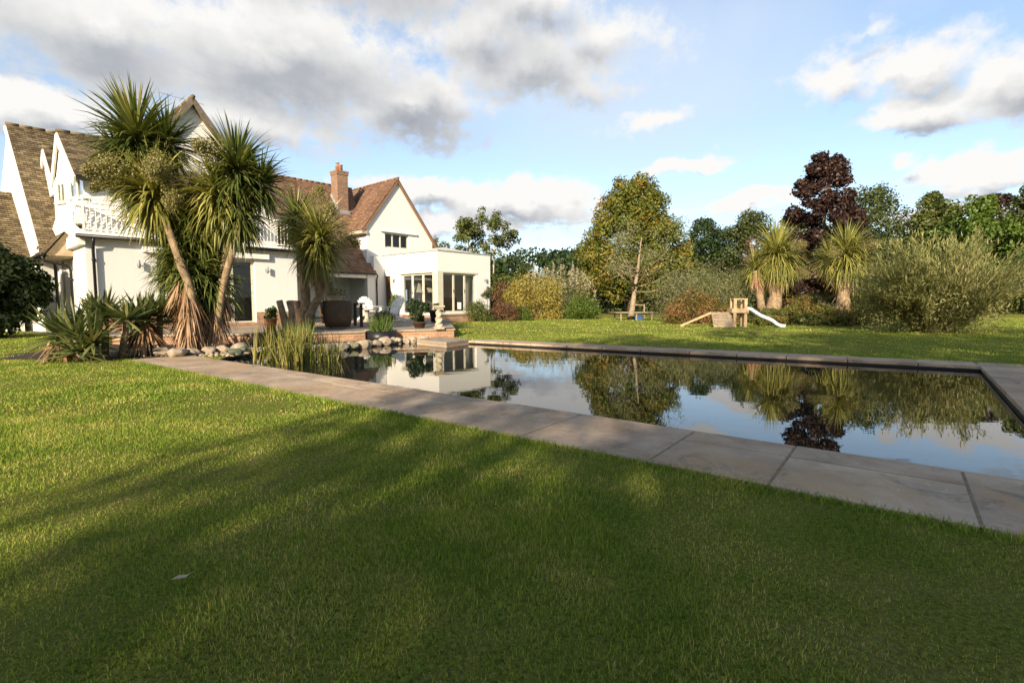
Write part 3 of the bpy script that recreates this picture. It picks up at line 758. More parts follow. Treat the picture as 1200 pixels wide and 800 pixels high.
# --- main range: catslide roof down to the veranda
sl = 1.31; E0 = (2.72, 6.12)
rz = 7.58; rv = 6.3 + (rz - 2.75) / sl
roof('main_roof', (5.9, 6.1, 2.75 - .2 * sl), (12.95, 6.1, 2.75 - .2 * sl), (13.9, rv, rz), (5.9, rv, rz), M_tilered, seed=13)
roof('main_roof', (14.0, rv + 4.5, 2.0), (5.9, rv + 4.5, 2.0), (5.9, rv, rz), (13.9, rv, rz), M_tilered, seed=14)
ridge('ridge_tiles', (5.9, rv, rz + .03), (13.9, rv, rz + .03), M_tilered)
wall_u('main_end_wall', 6.0, [(6.5, .0), (13.5, .0), (13.5, 2.9), (rv, rz - .15), (6.5, 2.8)])
wall_v('veranda_beam', 6.25, [(5.95, 2.24), (12.95, 2.24), (12.95, 2.50), (5.95, 2.50)], t=.2, m=M_white)
wall_v('veranda_rear_wall', 8.3, [(5.72, .2), (12.7, .2), (12.7, 4.2), (5.72, 4.2)], [(8.3, 9.4, 1.0, 2.1), (10.6, 11.7, 1.0, 2.1)])
window('veranda_window', house, (8.3, 8.36, 0), (1, 0, 0), (0, -1, 0), 1.1, 1.0, 2.1, 2); window('veranda_window', house, (10.6, 8.36, 0), (1, 0, 0), (0, -1, 0), 1.1, 1.0, 2.1, 2)
MB().box(12.45, 12.95, 6.2, 6.50, .2, 2.5).build('veranda_pier', M_render, house)
MB().box(6.2, 12.6, 6.45, 8.3, 2.42, 2.49).build('veranda_ceiling', M_white, house)
MB().box(5.8, 12.9, 6.0, 6.07, 2.42, 2.50).build('gutter', M_black, house)
downpipe([(12.92, 6.04, 2.45), (12.98, 6.06, 2.35), (12.98, 6.15, 2.2), (12.98, 6.15, .25)])
# chimney
ch = MB(); ch.box(12.3, 12.95, 8.75, 9.42, 5.6, 8.00); ch.box(12.27, 12.98, 8.72, 9.45, 8.0, 8.12); ch.box(12.25, 13.0, 8.70, 9.47, 8.12, 8.22)
cho = ch.build('chimney', M_brickdark, house, bevel=.008)
for v in (8.93, 9.25): MB().lathe([(.0, 0), (.12, 0), (.105, .28), (.125, .30), (.125, .35), (.08, .36), (.08, .1)], 12, (12.62, v, 8.21)).build('chimney_pot', M_terra, cho)
MB().lathe([(.06, 0), (.06, .14), (.13, .16), (.0, .22)], 10, (12.62, 9.25, 8.56)).build('cowl', M_lead, cho)
b = MB(); b.bar((12.28, 8.70, 5.98), (12.28, 9.45, 6.98), .03, .20); b.box(12.25, 13.0, 8.66, 8.745, 5.78, 6.06); b.build('chimney_flashing', M_lead, house)

# --- right gable wing
gu, gv, gzz = 14.65, 6.53, 7.77
wall_v('gable_wall', gv, [(12.65, .2), (17.1, .2), (17.1, 4.55), (gu, gzz - .08), (12.65, 5.1)], [(13.8, 15.38, 3.98, 4.78)])
window('gable_window', house, (13.8, gv + .08, 0), (1, 0, 0), (0, -1, 0), 1.58, 3.98, 4.78, 3, fr=.06)
MB().box(13.5, 15.9, gv - .12, gv - .003, 4.80, 4.90).build('window_hood', M_white, house, bevel=.01)
wall_u('wing_side_wall', 12.65, [(6.78, .2), (12, .2), (12, 5.0), (6.78, 5.0)])
wall_u('wing_side_wall', 16.85, [(6.78, .2), (12, .2), (12, 4.4), (6.78, 4.4)])
roof('gable_roof', (12.35, 12.2, gzz - 1.3 * (gu - 12.35)), (12.35, gv - .12, gzz - 1.3 * (gu - 12.35)), (gu, gv - .12, gzz), (gu, 12.2, gzz), M_tilered, seed=15)
roof('gable_roof', (17.55, gv - .12, gzz - 1.27 * (17.55 - gu)), (17.55, 12.2, gzz - 1.27 * (17.55 - gu)), (gu, 12.2, gzz), (gu, gv - .12, gzz), M_tilered, seed=16)
ridge('ridge_tiles', (gu, gv - .14, gzz + .04), (gu, 12.2, gzz + .04), M_tilered)
b = MB(); b.bar((12.38, gv - .09, gzz - 1.3 * (gu - 12.38) - .12), (gu, gv - .09, gzz - .12), .05, .10); b.bar((17.5, gv - .09, gzz - 1.27 * (17.5 - gu) - .12), (gu, gv - .09, gzz - .12), .05, .10); b.build('bargeboard', mat('barge', (.16, .13, .10)), house)
MB().box(12.3, 12.66, gv - .10, gv + 1.4, 4.58, 4.74).build('soffit', M_carved, house)
MB().box(12.86, 13.52, 6.22, 6.525, .2, 3.42).build('wall_pier', M_render, house)

# --- garden room with glazed corner
gx, gy, gt = 13.55, 1.79, 3.46
wall_u('garden_room_wall', gx, [(gy, .0), (6.53, .0), (6.53, gt), (gy, gt)], [(2.18, 4.80, .36, 2.42), (5.72, 6.30, .36, 2.38)], t=.3)
wall_v('garden_room_wall', gy, [(gx + .3, .0), (17.17, .0), (17.17, gt), (gx + .3, gt)], [(gx + .32, 16.12, .46, 2.42)], t=.3)
wall_u('garden_room_wall', 16.87, [(gy + .3, 0), (6.53, 0), (6.53, gt), (gy + .3, gt)], t=.3)
MB().box(gx + .3, 16.87, gy + .3, 6.53, .30, .36).build('garden_room_floor', M_newwood, house)
MB().box(gx - .03, 17.20, gy - .03, 6.52, gt, gt + .05).build('garden_room_roof', M_lead, house)
lt = MB(); lp = [(14.1, 2.5), (16.6, 2.5), (16.6, 5.8), (14.1, 5.8)]
lt.v = [(x, y, gt + .05) for x, y in lp] + [(x, y, gt + .16) for x, y in lp] + [(15.35, 3.5, gt + .42), (15.35, 4.8, gt + .42)]
lt.f = [(0, 1, 5, 4), (1, 2, 6, 5), (2, 3, 7, 6), (3, 0, 4, 7), (4, 5, 8), (5, 6, 9, 8), (6, 7, 9), (7, 4, 8, 9)]; lt.sm = [False] * 8
lt.build('roof_lantern', M_frame, house)
window('folding_door', house, (gx + .08, 2.18, 0), (0, 1, 0), (-1, 0, 0), 2.62, .36, 2.42, 3, fr=.085, sill=True, handle=True)
window('folding_door', house, (gx + .32, gy + .08, 0), (1, 0, 0), (0, -1, 0), 2.25, .46, 2.42, 3, fr=.085, sill=True, handle=True)
MB().box(gx - .025, gx - .003, 2.0, 2.178, .36, 2.5).box(gx - .025, gx - .003, gy - .022, 1.998, .36, 2.5).box(gx - .025, gx + .31, gy - .025, gy - .003, .36, 2.5).box(gx - .03, gx - .002, 2.18, 4.9, 2.425, 2.5).box(gx + .312, 16.2, gy - .028, gy - .003, 2.425, 2.5).build('door_surround', M_frame, house)
MB().box(gx - .6, gx - .005, 1.5, 5.0, .2, .33).build('door_step', M_brick, house, bevel=.01); MB().box(gx - .3, 16.6, gy - .55, gy - .005, .0, .34).build('door_step', M_brick, house, bevel=.01)
MB().box(gx - .32, 16.65, gy - .6, gy - .005, .343, .40).build('step_cap', M_flag, house, bevel=.008)
MB().box(gx + .10, gx + .14, 5.74, 6.28, .37, 2.36).build('side_door', mat('brown_door', (.15, .07, .03), .5, .2, 6), house)
wall_lamp((gx - .01, 5.35, 2.12), (-1, 0, 0)); wall_lamp((16.75, gy - .01, 2.15), (0, -1, 0))

# ================================================================== OBJECTS
# inside the garden room
M_sofa = mat('tan_leather', (.22, .115, .06), .5, .15, 5); M_shade = mat('cream_shade', (.75, .68, .52), .8, .05); M_curt = mat('cream_curtain', (.62, .56, .44), .9, .12, 4)
t = thing('floor_lamp', 'cream cone shaded lamp standing inside the glass doors', 'lamp', hw(14.2, 4.15, .36))
MB().lathe([(0, 0), (.15, 0), (.15, .03), (.02, .05), (.02, .35), (.11, .45), (.13, .6), (.09, .78), (.02, .85), (.018, 1.25)], 16).build('stand', M_carved, t)
MB().lathe([(.34, 1.12), (.10, 1.62)], 20).build('lamp_shade', M_shade, t)
t = thing('floor_lamp', 'cream shaded lamp behind the right hand glass doors', 'lamp', hw(15.2, 4.4, .36))
MB().lathe([(0, 0), (.15, 0), (.15, .03), (.02, .05), (.02, .35), (.10, .45), (.02, .8), (.018, 1.25)], 16).build('stand', M_darkwood, t)
MB().lathe([(.32, 1.15), (.10, 1.62)], 20).build('lamp_shade', M_shade, t)


def sofa(label, a, c, rot, w):
    t = thing('sofa', label, 'sofa', hw(a, c, .36), HR + rot)
    MB().box(-w / 2, w / 2, -.4, .4, .12, .42).build('seat', M_sofa, t, bevel=.04)
    MB().box(-w / 2, w / 2, .25, .45, .42, .85).build('backrest', M_sofa, t, bevel=.05)
    for s in (-1, 1): MB().box(s * w / 2 - .1, s * w / 2 + .1, -.42, .42, .1, .62).build('armrest', M_sofa, t, bevel=.05)
    for k in range(2): MB().blob((-.3 + .6 * k, .18, .62), (.2, .08, .17), random.Random(k), .1).build('cushion', M_shade, t)


sofa('tan sofa with pale cushions inside the left glass doors', 15.0, 3.4, R(-90), 1.7)
sofa('tan armchair inside the right glass doors', 14.55, 2.95, R(180), .9)
t = thing('curtain', 'cream curtain gathered behind the right end of the glass doors', 'curtain', hw(15.75, 2.25, .37), HR)
b = MB()
for i in range(24): pass
n = 26; vs = [(i * .018, .03 * math.sin(i * 1.5), z) for z in (0, 2.05) for i in range(n)]
b.add(vs, [(i, i + 1, n + i + 1, n + i) for i in range(n - 1)], True); b.build('cloth', M_curt, t, recalc=False)
t = thing('cabinet', 'low brown cabinet seen through the right glass doors', 'cabinet', hw(14.3, 5.9, .36), HR)
MB().box(-.5, .9, -.2, .2, .05, .9).build('body', M_sofa, t, bevel=.01); MB().box(-.54, .94, -.23, .23, .903, .94).build('top', M_darkwood, t)
for k in range(2): MB().box(-.45 + .7 * k, .18 + .7 * k, -.215, -.203, .12, .85).build('door', M_newwood, t)


# terrace furniture
def tub_chair(label, x, y, rot, s=1.0):
    t = thing('wicker_armchair', label, 'armchair', (x, y, .238), rot, 'wicker armchairs round the dining table')
    b = MB(); n = 28; R0 = .33 * s; prof = [(R0 * .86, .05), (R0 * .98, .25), (R0 * 1.04, .5), (R0 * 1.10, .80)]
    for (r, z) in prof + [(r - .05, z) for r, z in reversed(prof)]:
        for j in range(n + 1):
            a = R(-118) + R(236) * j / n; hgt = z if z < .6 else z - .18 * (abs(a) / R(118)) ** 3
            b.v.append((r * math.cos(a), r * 1.05 * math.sin(a), hgt))
    m = n + 1; k = 8
    for i in range(k - 1):
        for j in range(n): b.f.append((i * m + j, i * m + j + 1, (i + 1) * m + j + 1, (i + 1) * m + j))
    for j in (0, n): b.f.append(tuple(i * m + j for i in range(k)))
    for j in range(n): b.f.append(((k - 1) * m + j, (k - 1) * m + j + 1, j + 1, j))
    b.sm = [True] * len(b.f); b.build('backrest', M_wicker, t)
    MB().lathe([(0, .06), (R0 * .84, .06), (R0 * .93, .36), (0, .38)], 24).build('seat', M_wicker, t)
    MB().lathe([(0, .38), (R0 * .80, .38), (R0 * .82, .42), (R0 * .75, .46), (0, .465)], 24).build('cushion', mat('taupe_cushion', (.20, .16, .12), .9, .1), t)
    for j in range(4): a = R(45 + 90 * j); MB().tube([(R0 * .7 * math.cos(a), R0 * .7 * math.sin(a), 0), (R0 * .7 * math.cos(a), R0 * .7 * math.sin(a), .07)], .022, 8).build('foot', M_lead, t)


tub_chair('dark brown wicker tub chair with its curved back to the pond', -4.95, 14.55, R(-75), 1.12)
tub_chair('wicker tub chair behind the twin trunk palm', -6.05, 14.85, R(-130), 1.12)
tub_chair('wicker tub chair on the far side of the dining table', -5.95, 16.9, R(100), 1.05)
t = thing('dining_table', 'dark dining table between the wicker chairs on the terrace', 'table', (-5.55, 15.6, .238), R(30))
MB().box(-.95, .95, -.5, .5, .69, .73).build('table_top', M_darkwood, t, bevel=.008)
for sx in (-1, 1):
    for sy in (-1, 1): MB().box(sx * .85 - .04, sx * .85 + .04, sy * .4 - .04, sy * .4 + .04, 0, .688).build('leg', M_darkwood, t)
t = thing('basket', 'small straw basket on the dining table', 'basket', (-5.35, 15.45, .97))
MB().lathe([(0, 0), (.17, 0), (.22, .17), (.20, .17), (.16, .02), (0, .02)], 18).build('bowl', M_newwood, t); MB().lathe([(.225, .16), (.24, .18), (.225, .2), (.2, .18)], 18).build('rim', M_newwood, t)


def adirondack(label, x, y, rot):
    t = thing('garden_chair', label, 'chair', (x, y, .238), rot, 'slatted garden chairs by the garden room')
    b = MB()
    for i in range(7):
        u = (i - 3) / 3; top = .98 - .16 * u * u; xx = u * .26
        b.bar((xx * .8, .18, .30), (xx * 1.05, .18 + .38 * (top - .30) / .68, top), .075, .02, upv=(0, 1, .5))
    b.build('backrest', M_greywood, t)
    b = MB()
    for i in range(6): b.bar((-.27, -.38 + i * .11, .38 - i * .025), (.27, -.38 + i * .11, .38 - i * .025), .09, .02)
    b.build('seat', M_greywood, t)
    for s in (-1, 1):
        MB().box(s * .34 - .06, s * .34 + .06, -.45, .32, .56, .58).build('armrest', M_greywood, t)
        MB().bar((s * .31, -.38, 0), (s * .31, -.38, .56), .03, .09).build('leg', M_greywood, t)
        MB().bar((s * .29, -.40, .36), (s * .29, .55, .03), .03, .11).build('leg', M_greywood, t)


adirondack('whitish slatted garden chair with round fan back in front of the brown side door', -4.62, 19.4, R(-34))
adirondack('smaller looking slatted garden chair beside the veranda pier', -5.75, 20.7, R(38))
t = thing('side_table', 'small pale round table between the two slatted chairs', 'table', (-5.55, 19.6, .238))
MB().lathe([(0, .44), (.26, .44), (.26, .47), (0, .47)], 20).build('table_top', M_carved, t); MB().lathe([(.14, 0), (.09, .1), (.07, .25), (.10, .44)], 14).build('pedestal', M_carved, t)

# twisted pillar
t = thing('twisted_pillar', 'pale barley twist stone pillar at the terrace corner', 'pillar', (-2.02, 14.15, .243), R(20))
MB().box(-.13, .13, -.13, .13, 0, .07).build('base', M_carved, t, bevel=.01)
n = 30; prof = [(.085 + .012 * math.cos(z * 6), .07 + z) for z in np.linspace(0, .48, 40)]
MB().lathe(prof, 32, twist=lambda a, z: 1 + .20 * math.sin(2 * a - z * 38)).build('shaft', M_carved, t)
MB().box(-.11, .11, -.11, .11, .553, .60).box(-.145, .145, -.145, .145, .602, .655).build('capital', M_carved, t, bevel=.012)

# rocks round the pond
M_moss = mat('mossy_stone', (.20, .18, .12), .9, .3, 6, .5, 16, col2=(.07, .085, .03))
ROCKS = [(-6.42, 9.40, .20, 0), (-6.38, 9.85, .17, 1), (-6.20, 9.55, .13, 1), (-6.02, 9.16, .21, 0), (-5.92, 9.45, .15, 0), (-5.78, 9.72, .17, 0), (-5.62, 9.95, .15, 0), (-5.55, 10.3, .17, 0), (-5.95, 10.2, .21, 0), (-5.35, 10.05, .2, 0), (-5.22, 9.85, .14, 2),
         (-4.25, 11.05, .15, 1), (-3.98, 11.15, .16, 1), (-3.72, 11.25, .17, 1), (-3.58, 11.5, .15, 2), (-3.42, 11.75, .22, 0), (-3.42, 12.15, .16, 0), (-3.28, 12.3, .20, 0), (-3.12, 12.55, .21, 0), (-3.02, 12.82, .14, 0),
         (-2.88, 12.98, .15, 0), (-2.74, 13.1, .14, 0), (-2.62, 13.25, .20, 0), (-2.36, 13.5, .19, 0), (-3.05, 13.1, .16, 0), (-4.5, 11.3, .16, 1), (-4.85, 11.0, .17, 2), (-5.1, 10.75, .16, 1)]
RL = ['rounded sandy boulder in the row below the brick terrace wall', 'grey rounded boulder at the left end of the pond row', 'dark mossy boulder among the pond edge stones']
rr = random.Random(3)
for i, (x, y, r, k) in enumerate(ROCKS):
    r *= .76
    o = MB().blob((0, 0, 0), (r * rr.uniform(.95, 1.25), r * rr.uniform(.8, 1.0), r * rr.uniform(.68, .9)), rr, .21, 4).build('boulder', [M_stone, M_greystone, M_moss][k])
    o.location = (x, y, r * .45 - (.06 if i > 10 else 0)); o.rotation_euler = (rr.uniform(-.2, .2), rr.uniform(-.2, .2), rr.uniform(0, 6))
    lb = RL[k] if i > 10 else ['sandy boulder at the end of the walk below the big palm', 'grey flat boulder at the edge of the grass below the palm', 'dark mossy stone beside the reeds'][k]
    tag(o, lb, 'boulder', ('boulders along the pond edge: ' if i > 10 else 'boulders under the palm: ') + ['sandy', 'grey', 'mossy'][k])
b = MB()
for i in range(260):
    a = rr.random(); x = -6.5 + 1.5 * rr.random(); y = 9.3 + 1.6 * rr.random(); r = rr.uniform(.02, .05)
    b.blob((x, y, r * .4), (r, r * .8, r * .6), rr, .1, 1)
for i in range(160):
    k = rr.random(); x = -4.4 + 1.7 * k + rr.uniform(-.2, .25); y = 11.2 + 2.1 * k + rr.uniform(-.1, .3); r = rr.uniform(.03, .06)
    b.blob((x, y, r * .4), (r, r * .8, r * .6), rr, .1, 1)
tag(b.build('gravel', M_stone), kind='stuff')
MB_ = MB(); MB_.add([(-8.7, 8.6, .006), (-6.3, 9.0, .006), (-5.6, 10.0, .006), (-5.15, 10.9, .006), (-4.3, 11.7, .006), (-3.4, 13.3, .006), (-5.0, 12.48, .006), (-9.7, 11.7, .006), (-9.5, 9.2, .006)], [tuple(range(9))])
tag(MB_.build('bed_soil', M_soil), kind='structure')

# small things round the pond
t = thing('toad_ornament', 'small green weathered ornament on the walk beside the reeds', 'ornament', (-5.02, 9.28, .02), R(40))
M_verd = mat('verdigris', (.10, .12, .08), .8, .25, 20, .4, 60)
MB().blob((0, 0, .07), (.13, .09, .07), rr, .08, 3).build('body', M_verd, t); MB().blob((.12, 0, .11), (.06, .06, .05), rr, .06, 2).build('head', M_verd, t)
for s in (-1, 1): MB().blob((.02, s * .085, .035), (.06, .035, .035), rr, .06, 2).build('leg', M_verd, t)
t = thing('pond_light', 'black square garden light on the bank beside the palm', 'light', (-7.15, 10.1, 0), R(15))
MB().box(-.09, .09, -.08, .08, .16, .34).build('housing', M_black, t, bevel=.01); MB().tube([(0, 0, 0), (0, 0, .16)], .02).build('stake', M_black, t); MB().box(-.07, .07, -.086, -.082, .18, .32).build('lens', M_glass, t)
t = thing('fallen_leaf', 'dry pale leaf lying on the foreground lawn', 'leaf', (-1.15, 1.71, .045), R(20))
b = MB(); b.add([(-.03, 0, 0), (-.01, .011, .006), (.015, .008, .005), (.03, 0, .012), (.015, -.009, .003), (-.01, -.012, .004), (0, 0, -.002)], [(0, 6, 1), (1, 6, 2), (2, 6, 3), (3, 6, 4), (4, 6, 5), (5, 6, 0)], True)
b.build('blade', mat('dry_leaf', (.42, .33, .22), .8, .2, 60), t); MB().tube([(.03, 0, .012), (.045, .002, .014)], .0012, 5).build('stalk', M_wood, t)

# bench round the tree
t = thing('tree_bench', 'weathered slatted seat built round the leaning pale trunk', 'bench', (6.65, 28.2, 0), R(4))
b = MB()
for k in range(4):
    o = .32 + k * .12
    for (x0, x1, y0, y1) in ((-o - .5, o + .5, -o - .10, -o), (-o - .5, o + .5, o, o + .10)): b.box(x0, x1, y0, y1, .40, .435)
    for s in (-1, 1): b.box(s * (o + .45) - .05, s * (o + .45) + .05, -o + .003, o - .003, .40, .435)
b.build('seat', M_wood, t)
for sx in (-.85, 0, .85):
    for sy in (-.62, .62): MB().box(sx - .035, sx + .035, sy - .035, sy + .035, 0, .398).build('leg', M_wood, t)
b = MB(); b.bar((.2, .33, .435), (.75, .33, .80), .03, .03) if False else b.box(.10, .16, .30, .34, .436, .85); b.box(.70, .76, .30, .34, .436, .85); b.box(.10, .76, .295, .345, .80, .853); b.build('backrest', M_wood, t)
t = thing('toy_crate', 'blue plastic box under the tree bench', 'box', (6.85, 27.75, 0), R(10))
MB().box(-.17, .17, -.11, .11, 0, .22).build('body', mat('blue_plastic', (.03, .09, .28), .4, .08), t, bevel=.02); MB().box(-.19, .19, -.13, .13, .222, .26).build('lid', mat('blue_plastic', (.03, .09, .28)), t, bevel=.01)

# play tower with ramp, slide and beam
t = thing('play_tower', 'small wooden climbing tower with plank ramp, white slide and balance beam', 'climbing frame', (9.0, 20.4, 0), R(-6))
for sx in (-1, 1):
    for sy in (-1, 1): MB().box(sx * .20 - .055, sx * .20 + .055, sy * .22 - .055, sy * .22 + .055, 0, 1.08).build('post', M_newwood, t, bevel=.008)
MB().box(-.34, .30, -.32, .32, .56, .74).build('platform', M_newwood, t, bevel=.008)
for sy in (-1, 1): MB().box(-.27, .27, sy * .22 - .05, sy * .22 + .05, 1.083, 1.13).build('rail', M_newwood, t)
for sx in (-1, 1): MB().box(sx * .20 - .05, sx * .20 + .05, -.165, .165, 1.083, 1.128).build('rail', M_newwood, t)
b = MB()
for k in range(7):
    f0, f1 = k / 7, (k + .93) / 7; p = lambda f: (-.72 + .10 * f, -.62 + .75 * f, .02 + .56 * f)
    b.bar(Vector(p(f0)), Vector(p(f1)), .74, .03, upv=(0, 0, 1))
for k in range(4): f = .18 + .2 * k; b.bar((-1.04 + .10 * f, -.64 + .75 * f, .05 + .56 * f), (-.40 + .10 * f, -.64 + .75 * f, .05 + .56 * f), .05, .03)
b.build('ramp', M_wood, t)
M_slide = mat('pale_blue_plastic', (.62, .68, .80), .35, .05, 4, spec=.5)
pts = [(.30, .70), (.42, .69), (.60, .56), (.82, .42), (1.05, .33), (1.25, .24), (1.42, .10), (1.56, .035), (1.72, .03)]
b = MB(); vs = []
for (x, z) in pts: vs += [(x, -.20, z + .09), (x, -.18, z), (x, .18, z), (x, .20, z + .09), (x, .23, z + .09), (x, .21, z - .03), (x, -.21, z - .03), (x, -.23, z + .09)]
b.add(vs, [(i * 8 + j, i * 8 + (j + 1) % 8, (i + 1) * 8 + (j + 1) % 8, (i + 1) * 8 + j) for i in range(len(pts) - 1) for j in range(8)], True)
b.build('slide', M_slide, t)
MB().bar((-1.0, .15, .56), (-2.15, .1, .05), .06, .08).build('beam', M_newwood, t)
MB().box(-2.22, -2.10, .0, .2, 0, .10).build('beam_foot', M_newwood, t)

# rustic trellis
def trellis(label, x, y, rot, arch):
    t = thing('rustic_trellis', label, 'trellis', (x, y, 0), rot, 'pole trellises before the hedge')
    for px in (-.75, .75): MB().tube([(px, 0, 0), (px * .99, 0, 2.15 if arch else 1.7)], .05, 8).build('post', M_palebark, t)
    if arch: MB().tube([(-1.5, 0, 2.1), (1.1, 0, 2.15)], .05, 8).build('top_rail', M_palebark, t)
    b = MB(); b.tube([(-.75, 0, .35), (.75, 0, .35)], .035, 6); b.tube([(-.75, 0, 1.45), (.75, 0, .9 if not arch else 1.5)], .035, 6)
    for k in range(3):
        x0 = -.72 + k * .48; b.tube([(x0, 0, .36), (x0 + .48, 0, 1.3)], .028, 6); b.tube([(x0 + .48, .04, .36), (x0, .04, 1.3)], .028, 6)
    b.build('lattice', M_palebark, t)


trellis('rustic pole trellis with overhanging top rail left of the leaning tree', 8.3, 46.5, R(5), True)
trellis('lower criss cross pole trellis nearest the leaning trunk', 11.0, 46.5, R(-4), False)

# pots
def pot(name, label, x, y, z, r, h, m=M_terra):
    t = thing(name, label, 'potted plant', (x, y, z))
    MB().lathe([(0, 0), (r * .68, 0), (r * .95, h * .85), (r * 1.08, h * .86), (r * 1.08, h), (r * .92, h), (r * .9, h * .9), (0, h * .88)], 20).build('pot', m, t)
    return t

# ================================================================== VEGETATION
L_green = leaf_mat('leaf_mid_green', [(0, (.022, .034, .010)), (.5, (.052, .072, .018)), (1, (.095, .115, .032))], patch=.6)
L_dark = leaf_mat('leaf_dark_green', [(0, (.010, .022, .007)), (.5, (.022, .042, .011)), (1, (.042, .068, .018))], trans=.25, patch=.5)
L_olive = leaf_mat('leaf_olive', [(0, (.032, .045, .010)), (.5, (.062, .080, .018)), (1, (.105, .120, .032))], patch=.5)
L_autumn = leaf_mat('leaf_autumn', [(0, (.035, .052, .008)), (.45, (.072, .092, .014)), (.72, (.115, .110, .017)), (.85, (.17, .105, .016)), (1, (.21, .15, .03))], patch=.5, pa=.5)
L_copper = leaf_mat('leaf_copper', [(0, (.012, .008, .008)), (.5, (.028, .015, .012)), (.85, (.058, .030, .020)), (1, (.095, .055, .03))], trans=.2, patch=.6)
L_gold = leaf_mat('leaf_golden', [(0, (.09, .085, .016)), (.5, (.195, .170, .035)), (1, (.29, .25, .07))], patch=2)
L_bright = leaf_mat('leaf_bright_green', [(0, (.03, .06, .008)), (.5, (.07, .12, .016)), (1, (.12, .17, .03))], patch=2)
L_greygreen = leaf_mat('leaf_grey_green', [(0, (.055, .066, .026)), (.5, (.115, .125, .055)), (1, (.20, .20, .10))], patch=1.2)
L_rust = leaf_mat('leaf_rust', [(0, (.055, .070, .015)), (.42, (.11, .090, .022)), (.7, (.17, .085, .036)), (1, (.20, .115, .05))], patch=1.3, pa=.55)
L_brownred = leaf_mat('leaf_brown_red', [(0, (.05, .03, .015)), (.5, (.10, .05, .03)), (1, (.13, .10, .035))], patch=1.0)
L_willow = leaf_mat('leaf_willow', [(0, (.060, .072, .022)), (.5, (.135, .145, .050)), (1, (.23, .23, .10))], patch=1.0, trans=.3)
L_border = leaf_mat('leaf_border', [(0, (.035, .05, .010)), (.4, (.08, .095, .018)), (.75, (.15, .11, .03)), (1, (.20, .09, .05))], patch=1.3, pa=.55)
L_cord = leaf_mat('cordyline_leaf', [(0, (.024, .040, .008)), (.5, (.062, .085, .018)), (.85, (.125, .135, .034)), (1, (.24, .20, .07))], trans=.25, rough=.38, patch=1.2, pa=.3, spec=.5)
L_cordpale = leaf_mat('cordyline_leaf_pale', [(0, (.055, .070, .012)), (.5, (.14, .150, .032)), (1, (.27, .25, .08))], trans=.3, rough=.4, patch=1.2, pa=.3, spec=.5)
L_dead = leaf_mat('dead_leaf', [(0, (.10, .055, .025)), (.5, (.24, .15, .075)), (1, (.40, .28, .16))], trans=.15, patch=2, pa=.3)
L_deadred = leaf_mat('dead_leaf_reddish', [(0, (.16, .08, .045)), (.5, (.30, .16, .09)), (1, (.40, .24, .14))], trans=.15, patch=2, pa=.3)
L_flower = leaf_mat('panicle', [(0, (.07, .075, .022)), (.5, (.13, .125, .042)), (1, (.22, .195, .08))], trans=.2, patch=3, pa=.3)
L_yucca = leaf_mat('yucca_leaf', [(0, (.028, .046, .014)), (.5, (.065, .088, .026)), (1, (.16, .16, .06))], trans=.2, rough=.5, patch=1.5, pa=.3, spec=.25)
L_reed = leaf_mat('reed_leaf', [(0, (.05, .075, .015)), (.5, (.12, .135, .028)), (.8, (.24, .20, .055)), (1, (.36, .28, .11))], trans=.35, patch=1.5, pa=.25)
L_white = leaf_mat('flower_spike', [(0, (.16, .16, .10)), (.6, (.30, .28, .20)), (1, (.42, .38, .28))], patch=2)


def blob_clumps(rg, rx, ry, rz, zc, n, rmin, rmax, shell=.55, low=-.9, bump=.12):
    """clump centres spread through the outer part of an ellipsoid crown, with an uneven outline"""
    out = []
    ph = rg.uniform(0, 6.28, 6)
    while len(out) < n:
        d = unit(rg.normal(0, 1, 3))
        if d[2] < low: continue
        k = shell + (1 - shell) * rg.random() ** .6
        w = 1 + bump * (math.sin(3 * d[0] + ph[0]) + math.sin(3.4 * d[1] + ph[1]) + math.sin(4 * d[2] + ph[2]) + .6 * math.sin(7 * d[0] + 5 * d[2] + ph[3]))
        r = rg.uniform(rmin, rmax)
        out.append((d[0] * rx * k * w * (1 - .5 * r / max(rx, .1)), d[1] * ry * k * w, zc + d[2] * rz * k * w, r))
    return out


def limb_mesh(rg, H, r0, clumps, h_fork, lean=(0, 0), n_limb=16, nseg=6):
    b = MB(); top = Vector((lean[0], lean[1], H)); base = Vector((0, 0, -.1))
    tp = []
    for i in range(nseg + 1):
        f = i / nseg; tp.append(base.lerp(top, f) + Vector((rg.normal(0, .025) * H * .3 * f, rg.normal(0, .025) * H * .3 * f, 0)))
    rad = [r0 * (1.35 if i == 0 else 1) * (1 - .88 * i / nseg) for i in range(nseg + 1)]
    b.tube(tp, rad, 10)
    cl = sorted(clumps, key=lambda c: -c[3])[:n_limb]
    for c in cl:
        e = Vector(c[:3]); f = min(.92, max(h_fork / H, (e.z - .35 * math.hypot(e.x, e.y)) / H)); i = min(nseg - 1, int(f * nseg)); s = tp[i].lerp(tp[i + 1], f * nseg - i)
        m = s.lerp(e, .5) + Vector((0, 0, -.06 * (e - s).length)); rr_ = max(.012, rad[i] * .5)
        b.tube([s, m, e], [rr_, rr_ * .6, rr_ * .22], 6)
        for _ in range(2):
            e2 = e + Vector(rg.normal(0, 1, 3)) * c[3] * .8; b.tube([m.lerp(e, .6), e2], [rr_ * .35, rr_ * .08], 5)
    return b


def leafy(name, rg, clumps, n, size, m, parent, aspect=.6, inner=.4, upb=.3, sq=.85):
    C, N = crown_pts(rg, clumps, n, inner, sq); V, Q = leaf_arrays(rg, C, N, size, aspect, upb=upb)
    return np_mesh(name, V, Q, m, parent)


